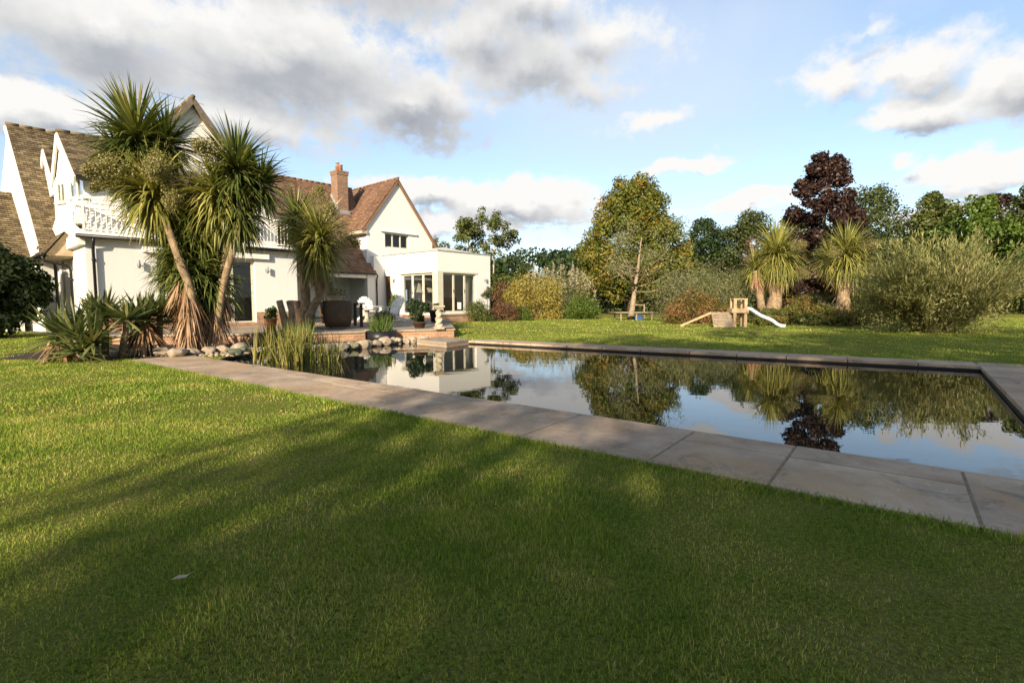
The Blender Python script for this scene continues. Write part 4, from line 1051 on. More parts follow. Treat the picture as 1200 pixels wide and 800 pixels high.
def tree(name, label, x, y, H, rx, base_z, m, seed, n=7000, leaf=.16, trunk_r=.2, nc=60, cr=(.10, .2), bark=M_bark, group=None, rz=None, lean=(0, 0), ry=None, low=-.95, shell=.5, bump=.12, cat='tree', topw=0., prof=None):
    rg = np.random.default_rng(seed); t = thing(name, label, cat, (x, y, 0), 0, group)
    rz = rz or (H - base_z) / 2; zc = base_z + rz
    cl = blob_clumps(rg, rx, ry or rx, rz * .9, zc, nc, rx * cr[0] * 1.6, rx * cr[1] * 1.6, shell, low, bump)
    if prof:
        cl = []
        ph = rg.uniform(0, 6.28, 4)
        for _ in range(nc):
            f = rg.random() ** .85; a = rg.uniform(0, 2 * PI); rad = rx * np.interp(f, np.linspace(0, 1, len(prof)), prof) * (1 + bump * math.sin(2 * a + ph[0] + 4 * f) + bump * math.sin(3 * a + ph[1]))
            k = rg.random() ** .42; r = rx * rg.uniform(*cr) * 1.5 * (1 - .35 * f)
            cl.append((rad * k * math.cos(a), rad * k * math.sin(a), base_z + r + (H - base_z - 1.8 * r) * f, r))
    elif topw: cl = [(c[0] * (1 - topw * max(0, (c[2] - base_z) / (H - base_z))), c[1] * (1 - topw * max(0, (c[2] - base_z) / (H - base_z))), c[2], c[3] * (1 - .5 * topw * max(0, (c[2] - base_z) / (H - base_z)))) for c in cl]
    cl = [(c[0] + lean[0] * c[2] / H, c[1] + lean[1] * c[2] / H, c[2], c[3]) for c in cl]
    limb_mesh(rg, H * .86, trunk_r, cl, base_z * .8, lean).build('trunk', bark, t, recalc=False)
    leafy('crown', rg, cl, n, leaf, m, t)
    return t


def shrub(name, label, x, y, rx, h, m, seed, n=4000, leaf=.07, ry=None, nc=45, aspect=.55, group=None, cr=(.22, .36), shell=.45, bump=.08, cat='shrub', stems=True, z=0., ks=1.0):
    rg = np.random.default_rng(seed); t = thing(name, label, cat, (x, y, z), 0, group)
    ry = ry or rx; zc = h * .42; rz = h * .58
    cl = blob_clumps(rg, rx * .85, ry * .85, rz * .85, zc, nc, min(rx, h) * cr[0], min(rx, h) * cr[1], shell, -.9, bump)
    cl = [(a, b_, max(c, r * .38), r) for a, b_, c, r in cl]
    leafy('foliage', rg, cl, n, leaf, m, t, aspect)
    if stems:
        b = MB()
        for c in cl[:14]: b.tube([(c[0] * .12, c[1] * .12, -.05), (c[0] * .5, c[1] * .5, c[2] * .55), c[:3]], [.03 * h / 1.5, .02 * h / 1.5, .006], 5)
        b.build('stem', M_bark, t, recalc=False)
    return t


def cord_head(rg, c, Rl, n, lo=-50, droop=(.15, .5), axis=(0, 0, 1)):
    n = int(n * 1.9); lo = max(-85, lo - 15)
    c = np.array(c, float); ax = unit(np.array(axis, float))
    el_ = np.degrees(np.arcsin(rg.uniform(math.sin(R(lo)), 1, n))); aa = rg.uniform(0, 2 * PI, n)
    e = np.radians(el_); d = np.stack([np.cos(e) * np.cos(aa), np.cos(e) * np.sin(aa), np.sin(e)], 1)
    d = unit(d + (ax - np.array([0, 0, 1.])) * .8)
    base = c + d * .05 + ax * ((el_ / 90)[:, None]) * Rl * .22
    L = Rl * rg.uniform(.75, 1.12, n) * np.where(el_ < 0, .95, 1.0); wd = np.full(n, .052) * rg.uniform(.8, 1.25, n) * (Rl / 1.0) ** .4
    dr = rg.uniform(droop[0], droop[1] * 1.25, n) * np.where(rg.random(n) < .12, 2.0, 1) * np.clip(1.15 - np.maximum(el_, 0) / 90, .25, 1.2)
    return strips(rg, base, d, L, wd, 4, dr)


def dead_skirt(rg, pts, n, Lr=(.5, .9), spread=.25, w=.04):
    """brown hanging leaves down the trunk"""
    pts = np.array(pts, float); k = rg.uniform(0, len(pts) - 1, n); i = np.minimum(k.astype(int), len(pts) - 2); f = (k - i)[:, None]
    base = pts[i] * (1 - f) + pts[i + 1] * f; a = rg.uniform(0, 2 * PI, n)
    d = np.stack([np.cos(a) * spread, np.sin(a) * spread, -rg.uniform(.4, 1.0, n)], 1)
    out = np.stack([np.cos(a), np.sin(a), np.zeros(n)], 1) * .08
    return strips(rg, base + out, d, rg.uniform(*Lr, n), np.full(n, w) * rg.uniform(.6, 1.3, n), 3, rg.uniform(.1, .6, n))


def panicle(rg, c, d, L, n):
    """branching flower plume"""
    n = int(n * 2.2); c = np.array(c, float); d = unit(np.array(d, float)); f = rg.random(n) ** .8
    sp = unit(rg.normal(0, 1, (n, 3))) * (L * .52 * (1.05 - f) ** .5)[:, None] * rg.random((n, 1)) ** .5
    C = c + d * (f * L)[:, None] + sp + np.array([0, 0, -1]) * (f ** 2 * L * .3)[:, None]
    return leaf_arrays(rg, C, sp + d * .3, .036, .5)


def cordyline(name, label, x, y, trunks, heads, seed, panicles=(), skirts=(), leafm=L_cord, deadm=L_dead, group=None, z=0., bark=M_cordbark):
    rg = np.random.default_rng(seed); t = thing(name, label, 'palm', (x, y, z), 0, group)
    for pts, r in trunks: 
        P = [Vector(p) for p in pts]; fine = []
        for p, q in zip(P, P[1:]):
            for k in range(4): fine.append(p.lerp(q, k / 4) + Vector(rg.normal(0, r * .10, 3)))
        fine.append(P[-1]); nn_ = len(fine)
        MB().tube(fine, [r * (1.25 - .45 * k / nn_) * (1 + .07 * rg.normal()) for k in range(nn_)], 10).build('trunk', bark, t, recalc=False)
    for hd in heads:
        V, Q = cord_head(rg, hd[0], hd[1], hd[2], *(hd[3:6] if len(hd) > 3 else ())); np_mesh('leaf_head', V, Q, leafm if len(hd) < 7 else hd[6], t)
    if skirts:
        for sk in skirts: V, Q = dead_skirt(rg, *sk); np_mesh('dead_leaf_skirt', V, Q, deadm, t)
    for pn in panicles: V, Q = panicle(rg, *pn); np_mesh('flower_plume', V, Q, L_flower, t)
    return t


# the big clump of cordylines at the pond corner (60 px a metre at 10 m)
X0, Y0 = -6.25, 10.15
P = lambda px, py, dy=0.: ((px - 600) / 600 * (Y0 + dy) - X0, dy, 1 + (354 - py) / 600 * (Y0 + dy))
cordyline('cordyline_palm', 'tallest many trunked palm with sword leaves towering over the balcony at the pond corner', X0, Y0,
    [([(.12, -.42, 0), P(226, 345, -.40), P(207, 285, -.35), P(188, 225, -.2), P(176, 178)], .068), ([(.22, .1, 0), P(262, 330, .3), P(272, 285, .3), P(278, 235, .2)], .075), ([(.1, .25, 0), P(255, 300, .5), P(250, 250, .5), P(235, 215, .5)], .10),
     ([(.30, .0, 0), P(262, 340), P(284, 268, -.1), P(292, 225, -.1)], .06)],
    [(P(172, 172), 1.02, 260, -35, (.1, .4)), (P(206, 178, .3), .85, 170, -40, (.1, .4)), (P(150, 190, .2), .7, 110, -40), (P(188, 232, -.15), .95, 260, -60, (.2, .6), (0, 0, 1), L_cordpale), (P(222, 262, .3), .85, 220, -80, (.3, .8)), (P(168, 215, .2), .8, 150, -70),
     (P(284, 208), .92, 260, -45, (.12, .45)), (P(262, 235, -.1), .85, 220, -75, (.3, .7), (0, 0, 1), L_cordpale), (P(312, 222, .2), .7, 150, -60, (.2, .6)), (P(285, 255, .1), .8, 200, -85, (.3, .8)), (P(240, 290, .45), .95, 260, -80, (.3, .9)),
     (P(215, 300, .15), .8, 190, -80, (.3, .8)), (P(246, 268, .4), .8, 180, -80, (.3, .8)), (P(225, 330, .15), .9, 240, -75, (.4, .9)), (P(250, 335, .35), .85, 200, -75, (.4, .9)), (P(205, 318, .2), .6, 120, -80, (.4, .9))],
    21,
    [(P(165, 208, -.35), (-.3, -.6, .1), .75, 1500), (P(196, 202, -.35), (.3, -.6, .0), .7, 1400), (P(152, 208, -.2), (-.5, -.4, -.3), .5, 900), (P(268, 190, -.3), (-.2, -.6, .3), .6, 900), (P(212, 225, -.4), (.2, -.5, -.4), .5, 700)],
    [([P(214, 330, -.36), P(224, 350, -.40), (.10, -.42, .35)], 240, (.35, .75), .28, .032), ([P(205, 345, 0), P(222, 350, -.1), (0, 0, .55)], 420, (.4, .85), .35, .035), ([P(215, 350, -.1), (-.05, -.15, .5), (.05, -.1, .25)], 380, (.3, .7), .30, .03), ([P(262, 345, .2), (.22, .05, .45)], 200, (.4, .8), .25, .03)])

X0, Y0 = -5.95, 14.3
P = lambda px, py, dy=0.: ((px - 600) / 600 * (Y0 + dy) - X0, dy, 1 + (354 - py) / 600 * (Y0 + dy))
cordyline('cordyline_palm', 'shorter twin trunk palm beside the wicker chairs with big round head of sword leaves', X0, Y0,
    [([P(355, 393), P(360, 365), P(359, 342), P(357, 312), P(352, 268, .4)], .13), ([P(357, 392, -.1), P(363, 370, -.1), P(374, 350, -.15), P(376, 318, -.15), P(377, 290, -.15)], .11)],
    [(P(377, 285, -.2), 1.12, 300, -75, (.2, .6), (0, 0, 1), L_cordpale), (P(352, 262, .5), .95, 230, -55), (P(372, 300, -.1), .9, 160, -88, (.4, .9), (0, 0, 1), L_cordpale)], 22,
    [(P(388, 262, -.4), (.2, -.4, .5), .75, 900), (P(398, 280, -.4), (.7, -.4, .0), .75, 1000), (P(378, 245, .2), (.1, -.2, .9), .7, 800)],
    [([P(376, 305, -.2), P(376, 325, -.2)], 130, (.4, .7), .3, .04)], z=.0)

for (px_, dp_, lb, seed, two) in ((905, 23.5, 'bushy headed twin trunk palm right of the white slide with a skirt of dead leaves', 23, True), (985, 22.5, 'single headed palm between copper tree and big arching shrub', 24, False)):
    X0, Y0 = (px_ - 600) / 600 * dp_, dp_
    P = lambda dx_, py, dy=0.: (dx_ / 600 * Y0, dy, 1 + (354 - py) / 600 * Y0)
    hd = [(P(2, 302), 1.45, 380, -60, (.3, .75), (0, 0, 1), L_cordpale), (P(10, 312, -.2), 1.2, 240, -80, (.5, 1.0), (0, 0, 1), L_cordpale)]
    tr = [([P(0, 372), P(3, 340), P(3, 306)], .26)]
    sk = [([P(3, 316), P(3, 326)], 260, (.55, .95), .34, .06)]
    pn = [(P(8, 296, -.6), (.2, -.5, .3), .9, 700), (P(12, 316, -.7), (.3, -.6, -.2), .8, 600), (P(28, 315, -.5), (.7, -.4, -.2), .6, 350)]
    if two: hd += [(P(-20, 316, .3), 1.0, 200, -75, (.3, .8))]; tr += [([P(-9, 372), P(-17, 345), P(-21, 318)], .15)]; sk += [([P(-20, 320), P(-19, 330)], 110, (.4, .75), .3, .05)]
    else: hd += [(P(-14, 306, .2), .9, 150, -60)]; pn += [(P(-18, 300, -.6), (-.5, -.5, .1), .8, 500)]
    cordyline('cordyline_palm', lb, X0, Y0, tr, hd, seed, pn, sk, L_cordpale, L_deadred)


def yucca(name, label, x, y, rosettes, seed, skirts=()):
    rg = np.random.default_rng(seed); t = thing(name, label, 'yucca', (x, y, 0))
    for c, r, n in rosettes:
        n = int(n); e = np.arcsin(rg.uniform(math.sin(R(-25)), 1, n)); a = rg.uniform(0, 2 * PI, n); d = np.stack([np.cos(e) * np.cos(a), np.cos(e) * np.sin(a), np.sin(e)], 1)
        V, Q = strips(rg, np.array(c) + d * .04, d, r * rg.uniform(.8, 1.1, n), np.full(n, .052), 3, rg.uniform(.02, .18, n), taper=(.7, 1, .7, .0)); np_mesh('rosette', V, Q, L_yucca, t)
        MB().tube([(c[0] * .8, c[1] * .8, 0), c], [.06, .05], 8).build('stem', M_cordbark, t)
    for sk in skirts: V, Q = dead_skirt(rg, *sk); np_mesh('dead_leaf_skirt', V, Q, L_dead, t)
    return t


yucca('yucca', 'spiky yucca clump with stiff green blades spilling onto the grass near the dark bush', -7.35, 8.95,
      [((-.10, -.25, .42), .62, 85), ((.28, -.35, .30), .60, 80), ((-.55, .0, .38), .66, 75), ((.05, .25, .75), .55, 80), ((-.25, .35, .68), .5, 70), ((.5, .15, .66), .52, 70), ((.15, -.5, .16), .5, 60)], 31,
      [([(-.4, -.35, .35), (-.1, -.5, .2)], 60, (.25, .5), .6, .045)])
yucca('yucca', 'rounder yucca with brown dead leaf skirt, right of the spilling one', -6.85, 9.55,
      [((.0, .0, .62), .62, 110), ((.12, .25, .75), .5, 70), ((-.35, .3, .74), .52, 70)], 32, [([(.0, -.02, .62), (.02, -.04, .35)], 220, (.35, .6), .55, .045)])

# tree stump beside the chairs
t = thing('tree_stump', 'sawn off forked trunk standing between terracotta pot and wicker chair', 'stump', (-5.85, 13.35, .0))
b = MB(); b.tube([(.05, 0, 0), (-.02, 0, .35), (-.12, 0, .7), (-.20, 0, 1.03)], [.13, .12, .085, .08], 12); b.build('trunk', M_cordbark, t)
b = MB(); b.tube([(.04, 0, .25), (.1, .05, .55), (.09, .05, .8), (.03, .05, 1.02)], [.11, .09, .08, .075], 12); b.build('limb', M_cordbark, t)

# hedge bush at far left in shade
shrub('laurel_bush', 'large dark evergreen bush at the left end of the house', -14.6, 14.2, 1.2, 2.85, L_dark, 41, 30000, .13, 1.5, 130, cat='bush')

# reeds in the pond
def reeds(name, label, pts, seed, h=(.6, 1.1), w=.022, group=None, lean=.28, nst=60, m=L_reed, cat='reeds'):
    rg = np.random.default_rng(seed); x, y = pts[0][:2]; t = thing(name, label, cat, (x, y, 0), 0, group)
    for (px, py, r, n) in pts:
        n = int(n); a = rg.uniform(0, 2 * PI, n); q = r * rg.random(n) ** .5
        base = np.stack([px - x + q * np.cos(a), py - y + q * np.sin(a), np.full(n, -.12)], 1); b2 = rg.uniform(0, 2 * PI, n); le = np.abs(rg.normal(0, lean, n))
        d = np.stack([np.cos(b2) * le, np.sin(b2) * le, np.ones(n)], 1)
        V, Q = strips(rg, base, d, rg.uniform(*h, n), np.full(n, w) * rg.uniform(.5, 1.2, n), 5, rg.uniform(.02, .25, n), taper=(1, 1, .8, .5, 0)); np_mesh('blades', V, Q, m, t)
    return t


reeds('reed_clump', 'tall yellowing reeds standing in the water below the sawn stump', [(-3.85, 8.75, .22, 90), (-3.62, 8.95, .24, 90), (-3.85, 9.25, .28, 100)], 51, (.3, .92), lean=.36)
reeds('reed_clump', 'green reed tuft at the left end of the reed bed by the sandy stones', [(-4.5, 9.1, .14, 35), (-4.4, 9.6, .22, 60)], 52, (.35, .8))
reeds('reed_clump', 'thin outer reeds on the open water side of the reed bed', [(-3.35, 9.25, .16, 45), (-3.45, 9.7, .2, 50)], 53, (.2, .5))
L_iris = leaf_mat('iris_leaf', [(0, (.03, .06, .012)), (.6, (.07, .11, .02)), (1, (.13, .15, .04))], trans=.3, patch=1.5)
reeds('iris_clump', 'low green plants under the stump at the pond bank', [(-5.0, 11.9, .35, 150), (-5.6, 12.0, .3, 120)], 54, (.4, .8), .02, m=L_iris, cat='plant')
t = thing('pond_planter', 'dark half barrel of thin green rushes sunk between the boulders', 'planter', (-3.45, 13.45, -.1))
MB().lathe([(.0, 0), (.36, 0), (.38, .34), (.34, .34), (.33, .28), (0, .27)], 22).build('tub', M_black, t)
rg = np.random.default_rng(55); n = 200; a = rg.uniform(0, 6.28, n); q = .3 * rg.random(n) ** .5
base = np.stack([q * np.cos(a), q * np.sin(a), np.full(n, .28)], 1); d = np.stack([rg.normal(0, .3, n), rg.normal(0, .3, n), np.ones(n)], 1)
V, Q = strips(rg, base, d, rg.uniform(.25, .62, n), np.full(n, .016), 4, rg.uniform(.02, .3, n), taper=(1, 1, .7, .4, 0)); np_mesh('rushes', V, Q, L_iris, t)

# pots and potted plants
def potted(name, label, x, y, z, r, h, m_leaf, rad, n, seed, leaf=.05, lift=.0, m=M_terra, stem=0.):
    t = pot(name, label, x, y, z, r, h, m); rg = np.random.default_rng(seed)
    cl = blob_clumps(rg, rad, rad, rad, h + stem + rad * .8, 14, rad * .35, rad * .5, .4, -.9)
    leafy('foliage', rg, cl, n, leaf, m_leaf, t)
    MB().tube([(0, 0, h * .88), (0, 0, h + stem + rad * .7)], .018, 6).build('stem', M_bark, t)
    return t


potted('potted_plant', 'terracotta pot of small green leaves by the sawn stump', -6.25, 13.3, .236, .14, .34, L_bright, .17, 500, 61, .06)
potted('potted_shrub', 'dark bushy evergreen in a brown tub left of the twisted pillar', -2.70, 14.95, .236, .20, .18, L_dark, .36, 2600, 62, .06, m=M_wicker)
potted('potted_plant', 'dark pot with a little greenery behind the twisted pillar', -2.85, 19.2, .236, .26, .45, L_green, .16, 300, 63, .06, m=M_black)
potted('potted_plant', 'green plant in a pot behind the round backed garden chair', -4.95, 21.8, .236, .2, .5, L_bright, .32, 900, 64, .07)
t = potted('standard_topiary', 'ball of green leaves on a thin stem at the right corner of the garden room', -1.30, 27.3, 0, .2, .4, L_green, .30, 1100, 65, .06, stem=.75)
shrub('lavender_bush', 'grey green tufty bush on the terrace beside the wicker tub chair', -4.3, 17.2, .42, .5, L_greygreen, 66, 1500, .07, z=.236)
potted('potted_olive', 'wispy grey potted tree under the veranda beam', -7.0, 20.9, .236, .2, .4, L_greygreen, .45, 500, 67, .07, stem=.3)

# beds beyond the lawn
shrub('clipped_mound', 'low clipped brownish green mound nearest the garden room door', -1.72, 26.2, .95, .98, L_olive, 71, 4200, .07, nc=40, group='clipped mounds by the garden room')
shrub('clipped_mound', 'low clipped reddish green mound between its two neighbours', -.35, 26.9, .95, 1.0, L_brownred, 72, 4200, .07, nc=40, group='clipped mounds by the garden room')
shrub('clipped_mound', 'small bright green mound under the golden bush', .55, 27.3, .7, .75, L_bright, 73, 2600, .07, nc=30, group='clipped mounds by the garden room')
shrub('golden_bush', 'large rounded golden yellow bush', 1.15, 30.0, 2.2, 2.55, L_gold, 74, 16000, .09, 1.7, 75, shell=.6, bump=.05)
shrub('green_bush', 'round bright green bush right of the golden one', 4.15, 30.0, 1.35, 1.3, L_bright, 75, 5500, .09, nc=45)
rg = np.random.default_rng(76)
t = shrub('butterfly_bush', 'tall shrub of upright pale flower spikes behind the golden bush', 2.9, 35.5, 2.9, 3.3, L_greygreen, 76, 8000, .14, 2.2, 60, aspect=.35, bump=.15)
sp = []
for i in range(120):
    a = rg.uniform(-1, 1) * 2.7; yy = rg.uniform(-1.6, 1.2); hb = 3.3 * math.sqrt(max(.1, 1 - (a / 3.1) ** 2)) * rg.uniform(.55, 1.0); h = hb + rg.uniform(.2, .75)
    n = 26; f = np.linspace(0, 1, n); C = np.stack([np.full(n, a) + rg.normal(0, .05, n), np.full(n, yy) + rg.normal(0, .05, n), hb + (h - hb) * f], 1); sp.append(leaf_arrays(rg, C, rg.normal(0, 1, (n, 3)), .11, .4))
V, Q = merge(sp); np_mesh('flower_spike', V, Q, L_white, t)
shrub('greygreen_shrub', 'broad silvery green mound of fine leaves behind the rust coloured shrub', 9.3, 25.6, 3.15, 2.95, L_greygreen, 77, 22000, .085, 2.2, 80, aspect=.3, bump=.07, shell=.6)
shrub('spirea_shrub', 'low rust red and green shrub behind the climbing tower', 8.2, 23.2, 2.0, 1.38, L_rust, 78, 9000, .075, .9, 45)
# big arching willow-like shrub
rg = np.random.default_rng(79)
t = thing('arching_shrub', 'huge loose shrub of arching willowy wands on the right lawn', 'shrub', (13.7, 16.6, 0))
n = 420; a = rg.uniform(0, 2 * PI, n); le = rg.uniform(.03, 1.3, n)
base = np.stack([.5 * np.cos(a) * rg.random(n), .4 * np.sin(a) * rg.random(n), np.zeros(n)], 1); d = np.stack([np.cos(a) * le, np.sin(a) * le * .8, np.ones(n)], 1)
Lw = rg.uniform(1.7, 3.3, n); V, Q = strips(rg, base, d, Lw, np.full(n, .012), 6, rg.uniform(.04, .26, n), taper=(1, 1, .8, .6, .3)); np_mesh('wands', V, Q, M_wood, t)
Vr = V.reshape(n, 7, 2, 3).mean(2); m_ = 46000; wi = rg.integers(0, n, m_); f = (rg.random(m_) ** .75) * 5.98; i0 = f.astype(int); fr = (f - i0)[:, None]
C = Vr[wi, i0] * (1 - fr) + Vr[wi, i0 + 1] * fr + rg.normal(0, .06, (m_, 3)); dd = unit(Vr[wi, i0 + 1] - Vr[wi, i0]) + rg.normal(0, .38, (m_, 3))
C[:, 2] = np.maximum(C[:, 2], .04)
V, Q = strips(rg, C, dd, rg.uniform(.12, .24, m_), np.full(m_, .03), 2, rg.uniform(0, .3, m_), taper=(.5, 1, 0)); np_mesh('foliage', V, Q, L_willow, t)
shrub('willow_understorey', 'dense low skirt of leaves round the foot of the arching wands', 13.75, 16.9, 2.45, 2.1, L_willow, 80, 17000, .10, 1.8, 80, aspect=.3, stems=False)
# border planting between slide and arching shrub
BD = [(10.3, 24.2, 1.0, .9, L_border), (11.3, 22.6, .9, .75, L_olive), (11.0, 24.8, 1.2, 1.5, L_green), (12.4, 22.8, 1.0, .85, L_border), (13.2, 23.6, 1.0, 1.3, L_rust), (13.9, 22.8, 1.1, .9, L_border), (12.3, 25.0, 1.1, 1.3, L_olive), (15.0, 22.2, 1.0, 1.1, L_border), (14.3, 24.8, 1.2, 1.6, L_green), (16.5, 22.8, 1.2, 1.4, L_olive), (11.0, 21.7, .7, .45, L_border), (12.4, 21.6, .8, .5, L_olive), (13.6, 21.4, .8, .5, L_border)]
BN = {'leaf_border': 'mixed autumn tinted', 'leaf_olive': 'olive green', 'leaf_mid_green': 'plain green', 'leaf_rust': 'pinkish rust'}
BP = ['behind the foot of the slide', 'at the lawn edge right of the slide', 'tall behind the slide', 'in front of the single palm', 'beside the single palm trunk', 'between single palm and arching shrub', 'behind the twin palm trunks', 'left of the arching shrub', 'behind the single palm', 'behind the arching shrub', 'lowest at the slide end of the border', 'low in mid border on the lawn edge', 'low at the arching shrub end of the border']
for i, (x, y, r, h, m) in enumerate(BD):
    shrub('border_plant', BN[m.name] + ' border plant ' + BP[i], x, y, r, h, m, 90 + i, 2400, .085, nc=28, cat='plant', group='plants of the border')

# trees one can tell apart
tree('autumn_tree', 'tall rounded tree turning orange and yellow behind the leaning trunk', 9.3, 40.0, 10.7, 4.5, .5, L_autumn, 101, 44000, .20, .28, 230, (.10, .17), bump=.05, prof=(.78, 1.0, 1.0, .90, .72, .50, .22))
tree('apple_tree', 'thin leaved old fruit tree with pale leaning trunk rising from the bench', 6.62, 28.6, 5.3, 2.65, 2.0, L_greygreen, 102, 3600, .085, .17, 70, (.06, .13), M_palebark, lean=(.55, 0), shell=.55, bump=.2)
tree('copper_tree', 'dark copper leaved tree standing tall behind the two lawn palms', 23.8, 39.5, 12.3, 3.1, 1.0, L_copper, 103, 30000, .24, .3, 135, (.11, .20), bump=.07, prof=(.6, .8, .98, 1.0, .88, .70, .48, .2))
tree('birch_tree', 'leafy dense green tree rising behind the garden room', -4.2, 50.0, 10.6, 2.2, 1.5, L_olive, 104, 6500, .23, .16, 60, (.12, .22), M_palebark, topw=.4, bump=.16)
tree('pale_stem_tree', 'sparse tree with bare pale stems right of the dense one behind the garden room', -2.0, 50.5, 10.9, 2.0, 4.2, L_olive, 105, 2600, .24, .12, 34, (.12, .2), mat('birch_bark', (.42, .37, .28), .8, .25, 6), bump=.25, lean=(.5, 0))
b = None
tree('young_tree', 'small bit of green tree showing past the right slope of the white gable', -7.8, 52, 8.6, 1.5, 2, L_olive, 106, 1800, .22, .12, 24, (.15, .25))
BG = [(31.5, 85, 13.5, 5.0, L_dark, 'dark round topped tree leftmost in the gap beside the copper tree'), (37.5, 82, 14.2, 6.0, L_green, 'broad green tree in the gap just left of the copper tree'), (42.5, 78, 13.0, 5.0, L_olive, 'olive tree half hidden behind the copper tree'),
      (47.0, 68, 14.9, 6.4, L_green, 'wide green tree just right of the copper tree'), (38.5, 58, 8.5, 4.5, L_green, 'lower green tree under the wide one right of the copper tree'), (52.0, 64, 13.2, 4.8, L_olive, 'light olive tree left of the dark pointed one'),
      (57.0, 70, 14.4, 3.0, L_dark, 'dark pointed tree above the arching shrub'), (51.0, 57, 11.8, 4.4, L_bright, 'fresh green tree above the arching shrub'), (62.0, 66, 13.6, 3.4, L_copper, 'dark purplish tree near the right edge'),
      (57.5, 57, 12.8, 5.0, L_green, 'large green tree at the right edge of the view'), (66.0, 62, 13.5, 5.0, L_green, 'tree at the end of the row on the right')]
for i, (x, y, H, r, m, lb) in enumerate(BG):
    tree('garden_tree', lb, x, y, H * 1.10, r * 1.12, .6, m, 120 + i, 15000, .36, .3, 110, (.12, .2), group='trees beyond the garden', bump=.12, prof=(.8, 1, 1.02, .95, .78, .5, .2) if m is not L_dark or r > 4 else (.9, 1, .85, .65, .42, .2, .06))
tree('small_copper_tree', 'small reddish brown tree left of the copper tree', 25.5, 52, 7.2, 2.6, 1, L_brownred, 140, 3500, .24, .15, 40, (.12, .22))
shrub('copper_shrub', 'reddish brown shrub by the garden room corner', -.45, 42, 1.5, 3.0, L_brownred, 141, 2800, .16)
# hedge and understorey along the back
US = [(-4.5, 44, 3.0, 4.2, L_green), (-1.5, 45, 2.2, 3.8, L_olive), (1.5, 50, 3.5, 4.6, L_green), (6.0, 50, 3.6, 4.0, L_green), (10.5, 50, 3.4, 4.2, L_bright), (14.5, 49, 3.4, 4.4, L_green), (18.5, 47, 3.2, 4.4, L_olive), (22.0, 46, 3.2, 4.6, L_green), (26.0, 45, 3.4, 5.2, L_dark), (30, 44, 3.4, 5.4, L_green), (34, 43, 3.6, 5.2, L_olive), (38, 42, 3.6, 5.0, L_green), (42, 41, 3.8, 5.2, L_olive), (46, 44, 4.2, 5.4, L_dark), (52, 47, 5.0, 6.0, L_green), (58, 50, 5, 6, L_olive), (-12, 52, 5, 5, L_green), (-22, 50, 6, 7, L_dark), (-30, 44, 6, 7, L_green)]
UB = ['behind the garden room', 'right of the garden room corner', 'behind the butterfly bush', 'behind the green bush', 'behind the pole trellises', 'behind the leaning trunk', 'behind the silvery mound left half', 'behind the silvery mound right half', 'behind the twin palm', 'behind the copper trunk', 'behind the single palm', 'left behind the arching wands', 'midway behind the arching wands', 'right behind the arching wands', 'at the right edge behind the lawn', 'past the right edge', 'behind the house roof', 'far behind the house', 'far left behind the house']
for i, (x, y, r, h, m) in enumerate(US):
    shrub('hedge_bush', 'leafy hedge bush ' + UB[i], x, y, r, h, m, 150 + i, 7000, .22, r * .7, 60, group='hedge bushes along the back of the garden', stems=False, cr=(.2, .32), shell=.35)
# wooded ridge far behind
b = MB(); n = 60
vs = []
for i in range(n + 1):
    x = -260 + 640 * i / n; y = 190 - .0004 * (x - 60) ** 2; h = 8 + 3 * math.sin(x * .02) + 2 * math.sin(x * .05 + 1)
    vs += [(x, y - 70, -1), (x, y - 30, h * .45), (x, y, h), (x, y + 60, -1)]
b.add(vs, [(i * 4 + j, i * 4 + 4 + j, i * 4 + 5 + j, i * 4 + 1 + j) for i in range(n) for j in range(3)], True)
tag(b.build('hill', mat('hill_grass', (.05, .07, .02), .95, .3, .1)), kind='structure')
rg = np.random.default_rng(180); parts = []
for i in range(210):
    x = rg.uniform(-150, 330); y0 = 190 - .0004 * (x - 60) ** 2; y = y0 + rg.uniform(-45, 6); z = (8 + 3 * math.sin(x * .02) + 2 * math.sin(x * .05 + 1)) * max(0, 1 - (y0 - y) / 62)
    r = rg.uniform(4, 7.5); cl = blob_clumps(rg, r, r, r * rg.uniform(.7, 1.0), z + r * .75, 14, r * .28, r * .45, .4, -.6); cl = [(a_ + x, c_ + y, z_, r_) for a_, c_, z_, r_ in cl]; C, N = crown_pts(rg, cl, 420, .5); parts.append(leaf_arrays(rg, C, N, 1.25, .8, upb=.3))
V, Q = merge(parts); o = np_mesh('far_woodland', V, Q, L_dark); o = o if isinstance(o, bpy.types.Object) else link('far_woodland', o, L_dark)
tag(o, kind='stuff')
# tall trees behind the camera whose shadows lie on the lawn
SH = [(-13.2, -11.0, 5.2, 2.6), (-9.6, -12.5, 6.0, 2.9), (-4.4, -15.0, 13.2, 3.6), (1.2, -15.5, 14.9, 5.4), (7.6, -15.0, 14.4, 5.6)]
SL = ['smallest tree that shades the left lawn', 'low tree that shades the left foreground', 'slender tree that shades the walk', 'tall tree that shades the middle of the lawn', 'broad tree that shades the pond and far lawn']
for i, (x, y, H, r) in enumerate(SH):
    tree('shade_tree', SL[i], x, y, H, r, .8, L_green, 190 + i, 9000 if H < 8 else (11000 if H < 14 else 14500), .28, .25, 90 if H < 8 else 120, (.10, .18), shell=.25, group='trees that shade the lawn')

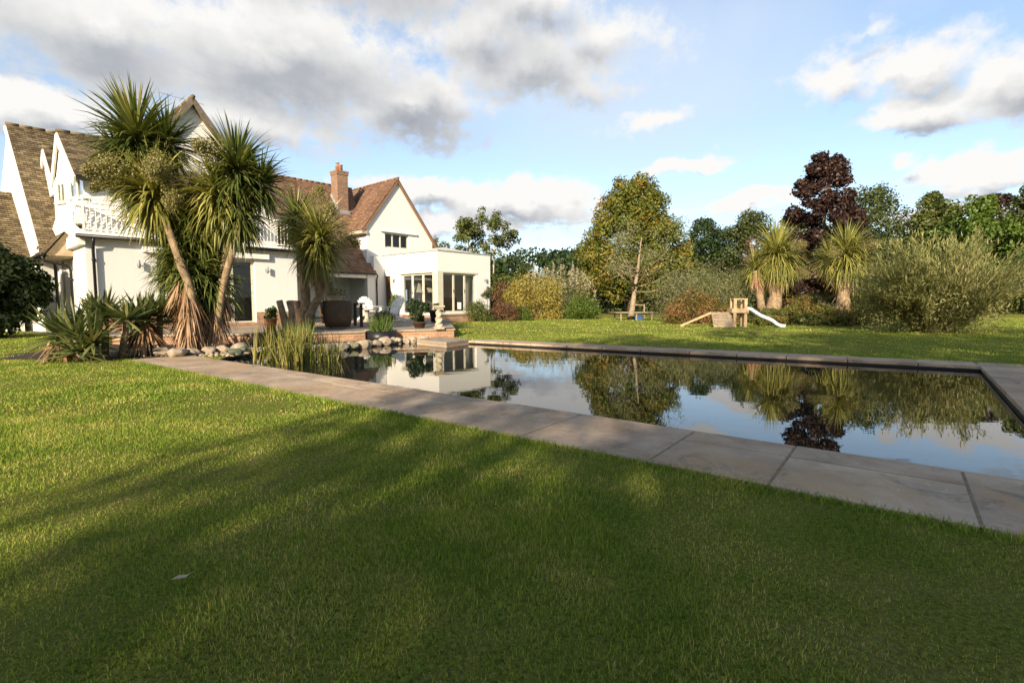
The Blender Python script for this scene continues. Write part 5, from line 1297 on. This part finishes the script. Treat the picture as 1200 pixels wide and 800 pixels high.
# ================================================================== GRASS BLADES
L_grass = leaf_mat('grass_blade', [(0, (.016, .034, .003)), (.35, (.046, .078, .010)), (.66, (.092, .118, .019)), (.82, (.145, .132, .040)), (1, (.24, .20, .08))], trans=.35, rough=.7, patch=1.6, pa=.38, spec=.06)
rg = np.random.default_rng(7)
walkA = [(-5.9, 9.55), (3.9, 2.1), (3.35, 1.35), (-6.4, 8.85)]
nw = Vector((dn.y, -dn.x, 0))
wa = [pA - dn * 1.15 + nw * .93, pB + dn * 1.0 + nw * .93, pB + dn * 1.0, pA - dn * 1.15]; NEARWALK = [(p.x, p.y) for p in wa]
FARWALK = [(pD.x, pD.y), (pC.x, pC.y), (pC.x + .36, pC.y + .53), (pD.x + .30, pD.y + .53)]
RIGHTWALK = [(pB.x, pB.y), (pC.x, pC.y), (pC.x + 1.9, pC.y - .4), (pB.x + 2.2, pB.y - 1.2)]
BED = [(-9.7, 11.7), (-8.9, 8.7), (-6.3, 9.05), (-5.6, 9.3), (-5.0, 8.9), (-3.0, 13.6)]
STEP = [(-2.45, 12.9), (-1.55, 12.0), (-1.0, 13.05), (-1.95, 14.0)]


WAVES = [(2.1, .7, .3), (-.9, 2.6, 1.9), (4.3, 3.1, .8), (-3.7, 5.2, 2.7), (7.9, -4.4, 4.0), (6.1, 9.3, 5.1), (-12.7, 8.8, 1.1), (15.3, 11.9, 3.3)]


def blades(y0, y1, dens, h, w, n_seg, xlim=None):
    ymid = None
    A = (y1 ** 2 - y0 ** 2) * 1.08; n = int(A * dens)
    y = np.sqrt(rg.random(n) * (y1 ** 2 - y0 ** 2) + y0 ** 2); x = (rg.random(n) * 2 - 1) * y * 1.08
    bad = np.zeros(n, bool)
    for pl in (POND, TERR, NEARWALK, FARWALK, RIGHTWALK, BED, STEP): bad |= inside(x, y, pl)
    x, y = x[~bad], y[~bad]; n = len(x)
    cl = sum(math.pow(.72, k) * np.sin(fx * x + fy * y + ph_) for k, (fx, fy, ph_) in enumerate(WAVES)) / 3.2
    keep = rg.random(n) < np.clip(.72 + .55 * cl, .18, 1); x, y, cl = x[keep], y[keep], cl[keep]; n = len(x)
    patch = np.clip(.85 + .45 * cl, .45, 1.4) * np.where(rg.random(n) < .04, 1.5, 1)
    b2 = rg.uniform(0, 2 * PI, n); le = np.abs(rg.normal(0, .75, n))
    d = np.stack([np.cos(b2) * le, np.sin(b2) * le, np.ones(n)], 1); base = np.stack([x, y, np.full(n, -.005)], 1)
    return strips(rg, base, d, h * patch * rg.uniform(.55, 1.25, n), w * rg.uniform(.7, 1.3, n), n_seg, rg.uniform(.1, .7, n), taper=(1, .8, .0))


V, Q = merge([blades(1.1, 2.4, 30000, .027, .0029, 2), blades(2.4, 4.5, 13000, .030, .0041, 2), blades(4.5, 9.5, 3200, .034, .0085, 2), blades(9.5, 16, 520, .038, .015, 2), blades(16, 32, 130, .042, .03, 2)])
o = link('lawn_grass', np_mesh('lawn_grass', V, Q), L_grass); tag(o, kind='stuff')
# longer tufts fringing the walk
n = 9000; s = rg.uniform(-1.2, 10.6, n); q = .94 + np.abs(rg.normal(0, .05, n)); x = pA.x + dn.x * s + nw.x * q; y = pA.y + dn.y * s + nw.y * q
b2 = rg.uniform(0, 2 * PI, n); d = np.stack([np.cos(b2) * .6 - nw.x * .3, np.sin(b2) * .6 - nw.y * .3, np.ones(n)], 1)
V, Q = strips(rg, np.stack([x, y, np.full(n, -.005)], 1), d, rg.uniform(.025, .065, n), np.full(n, .0045), 2, rg.uniform(.1, .6, n), taper=(1, .8, 0))
o = link('edge_grass', np_mesh('edge_grass', V, Q), L_grass); tag(o, kind='stuff')
# small clover in the turf
n = 260; y = np.sqrt(rg.random(n) * (6.5 ** 2 - 1.2 ** 2) + 1.2 ** 2); x = (rg.random(n) * 2 - 1) * y * 1.05
bad = np.zeros(n, bool)
for pl in (POND, TERR, NEARWALK, RIGHTWALK, BED): bad |= inside(x, y, pl)
x, y = x[~bad], y[~bad]; n = len(x); k = 7
a = rg.uniform(0, 2 * PI, (n, k)); e = rg.uniform(.15, .6, (n, k)); d = np.stack([np.cos(a) * np.cos(e), np.sin(a) * np.cos(e), np.sin(e)], 2).reshape(-1, 3)
base = np.repeat(np.stack([x, y, np.full(n, .012)], 1), k, 0); sc_ = np.repeat(rg.uniform(.5, 1.3, n), k)
V, Q = strips(rg, base, d, .016 * sc_ * rg.uniform(.7, 1.2, n * k), .009 * sc_, 3, rg.uniform(.1, .5, n * k), taper=(.3, 1, .9, .1))
tag(link('lawn_weeds', np_mesh('lawn_weeds', V, Q), leaf_mat('weed_leaf', [(0, (.05, .09, .012)), (.5, (.08, .12, .018)), (1, (.12, .15, .03))], patch=3, rough=.8, spec=.05)), kind='stuff')
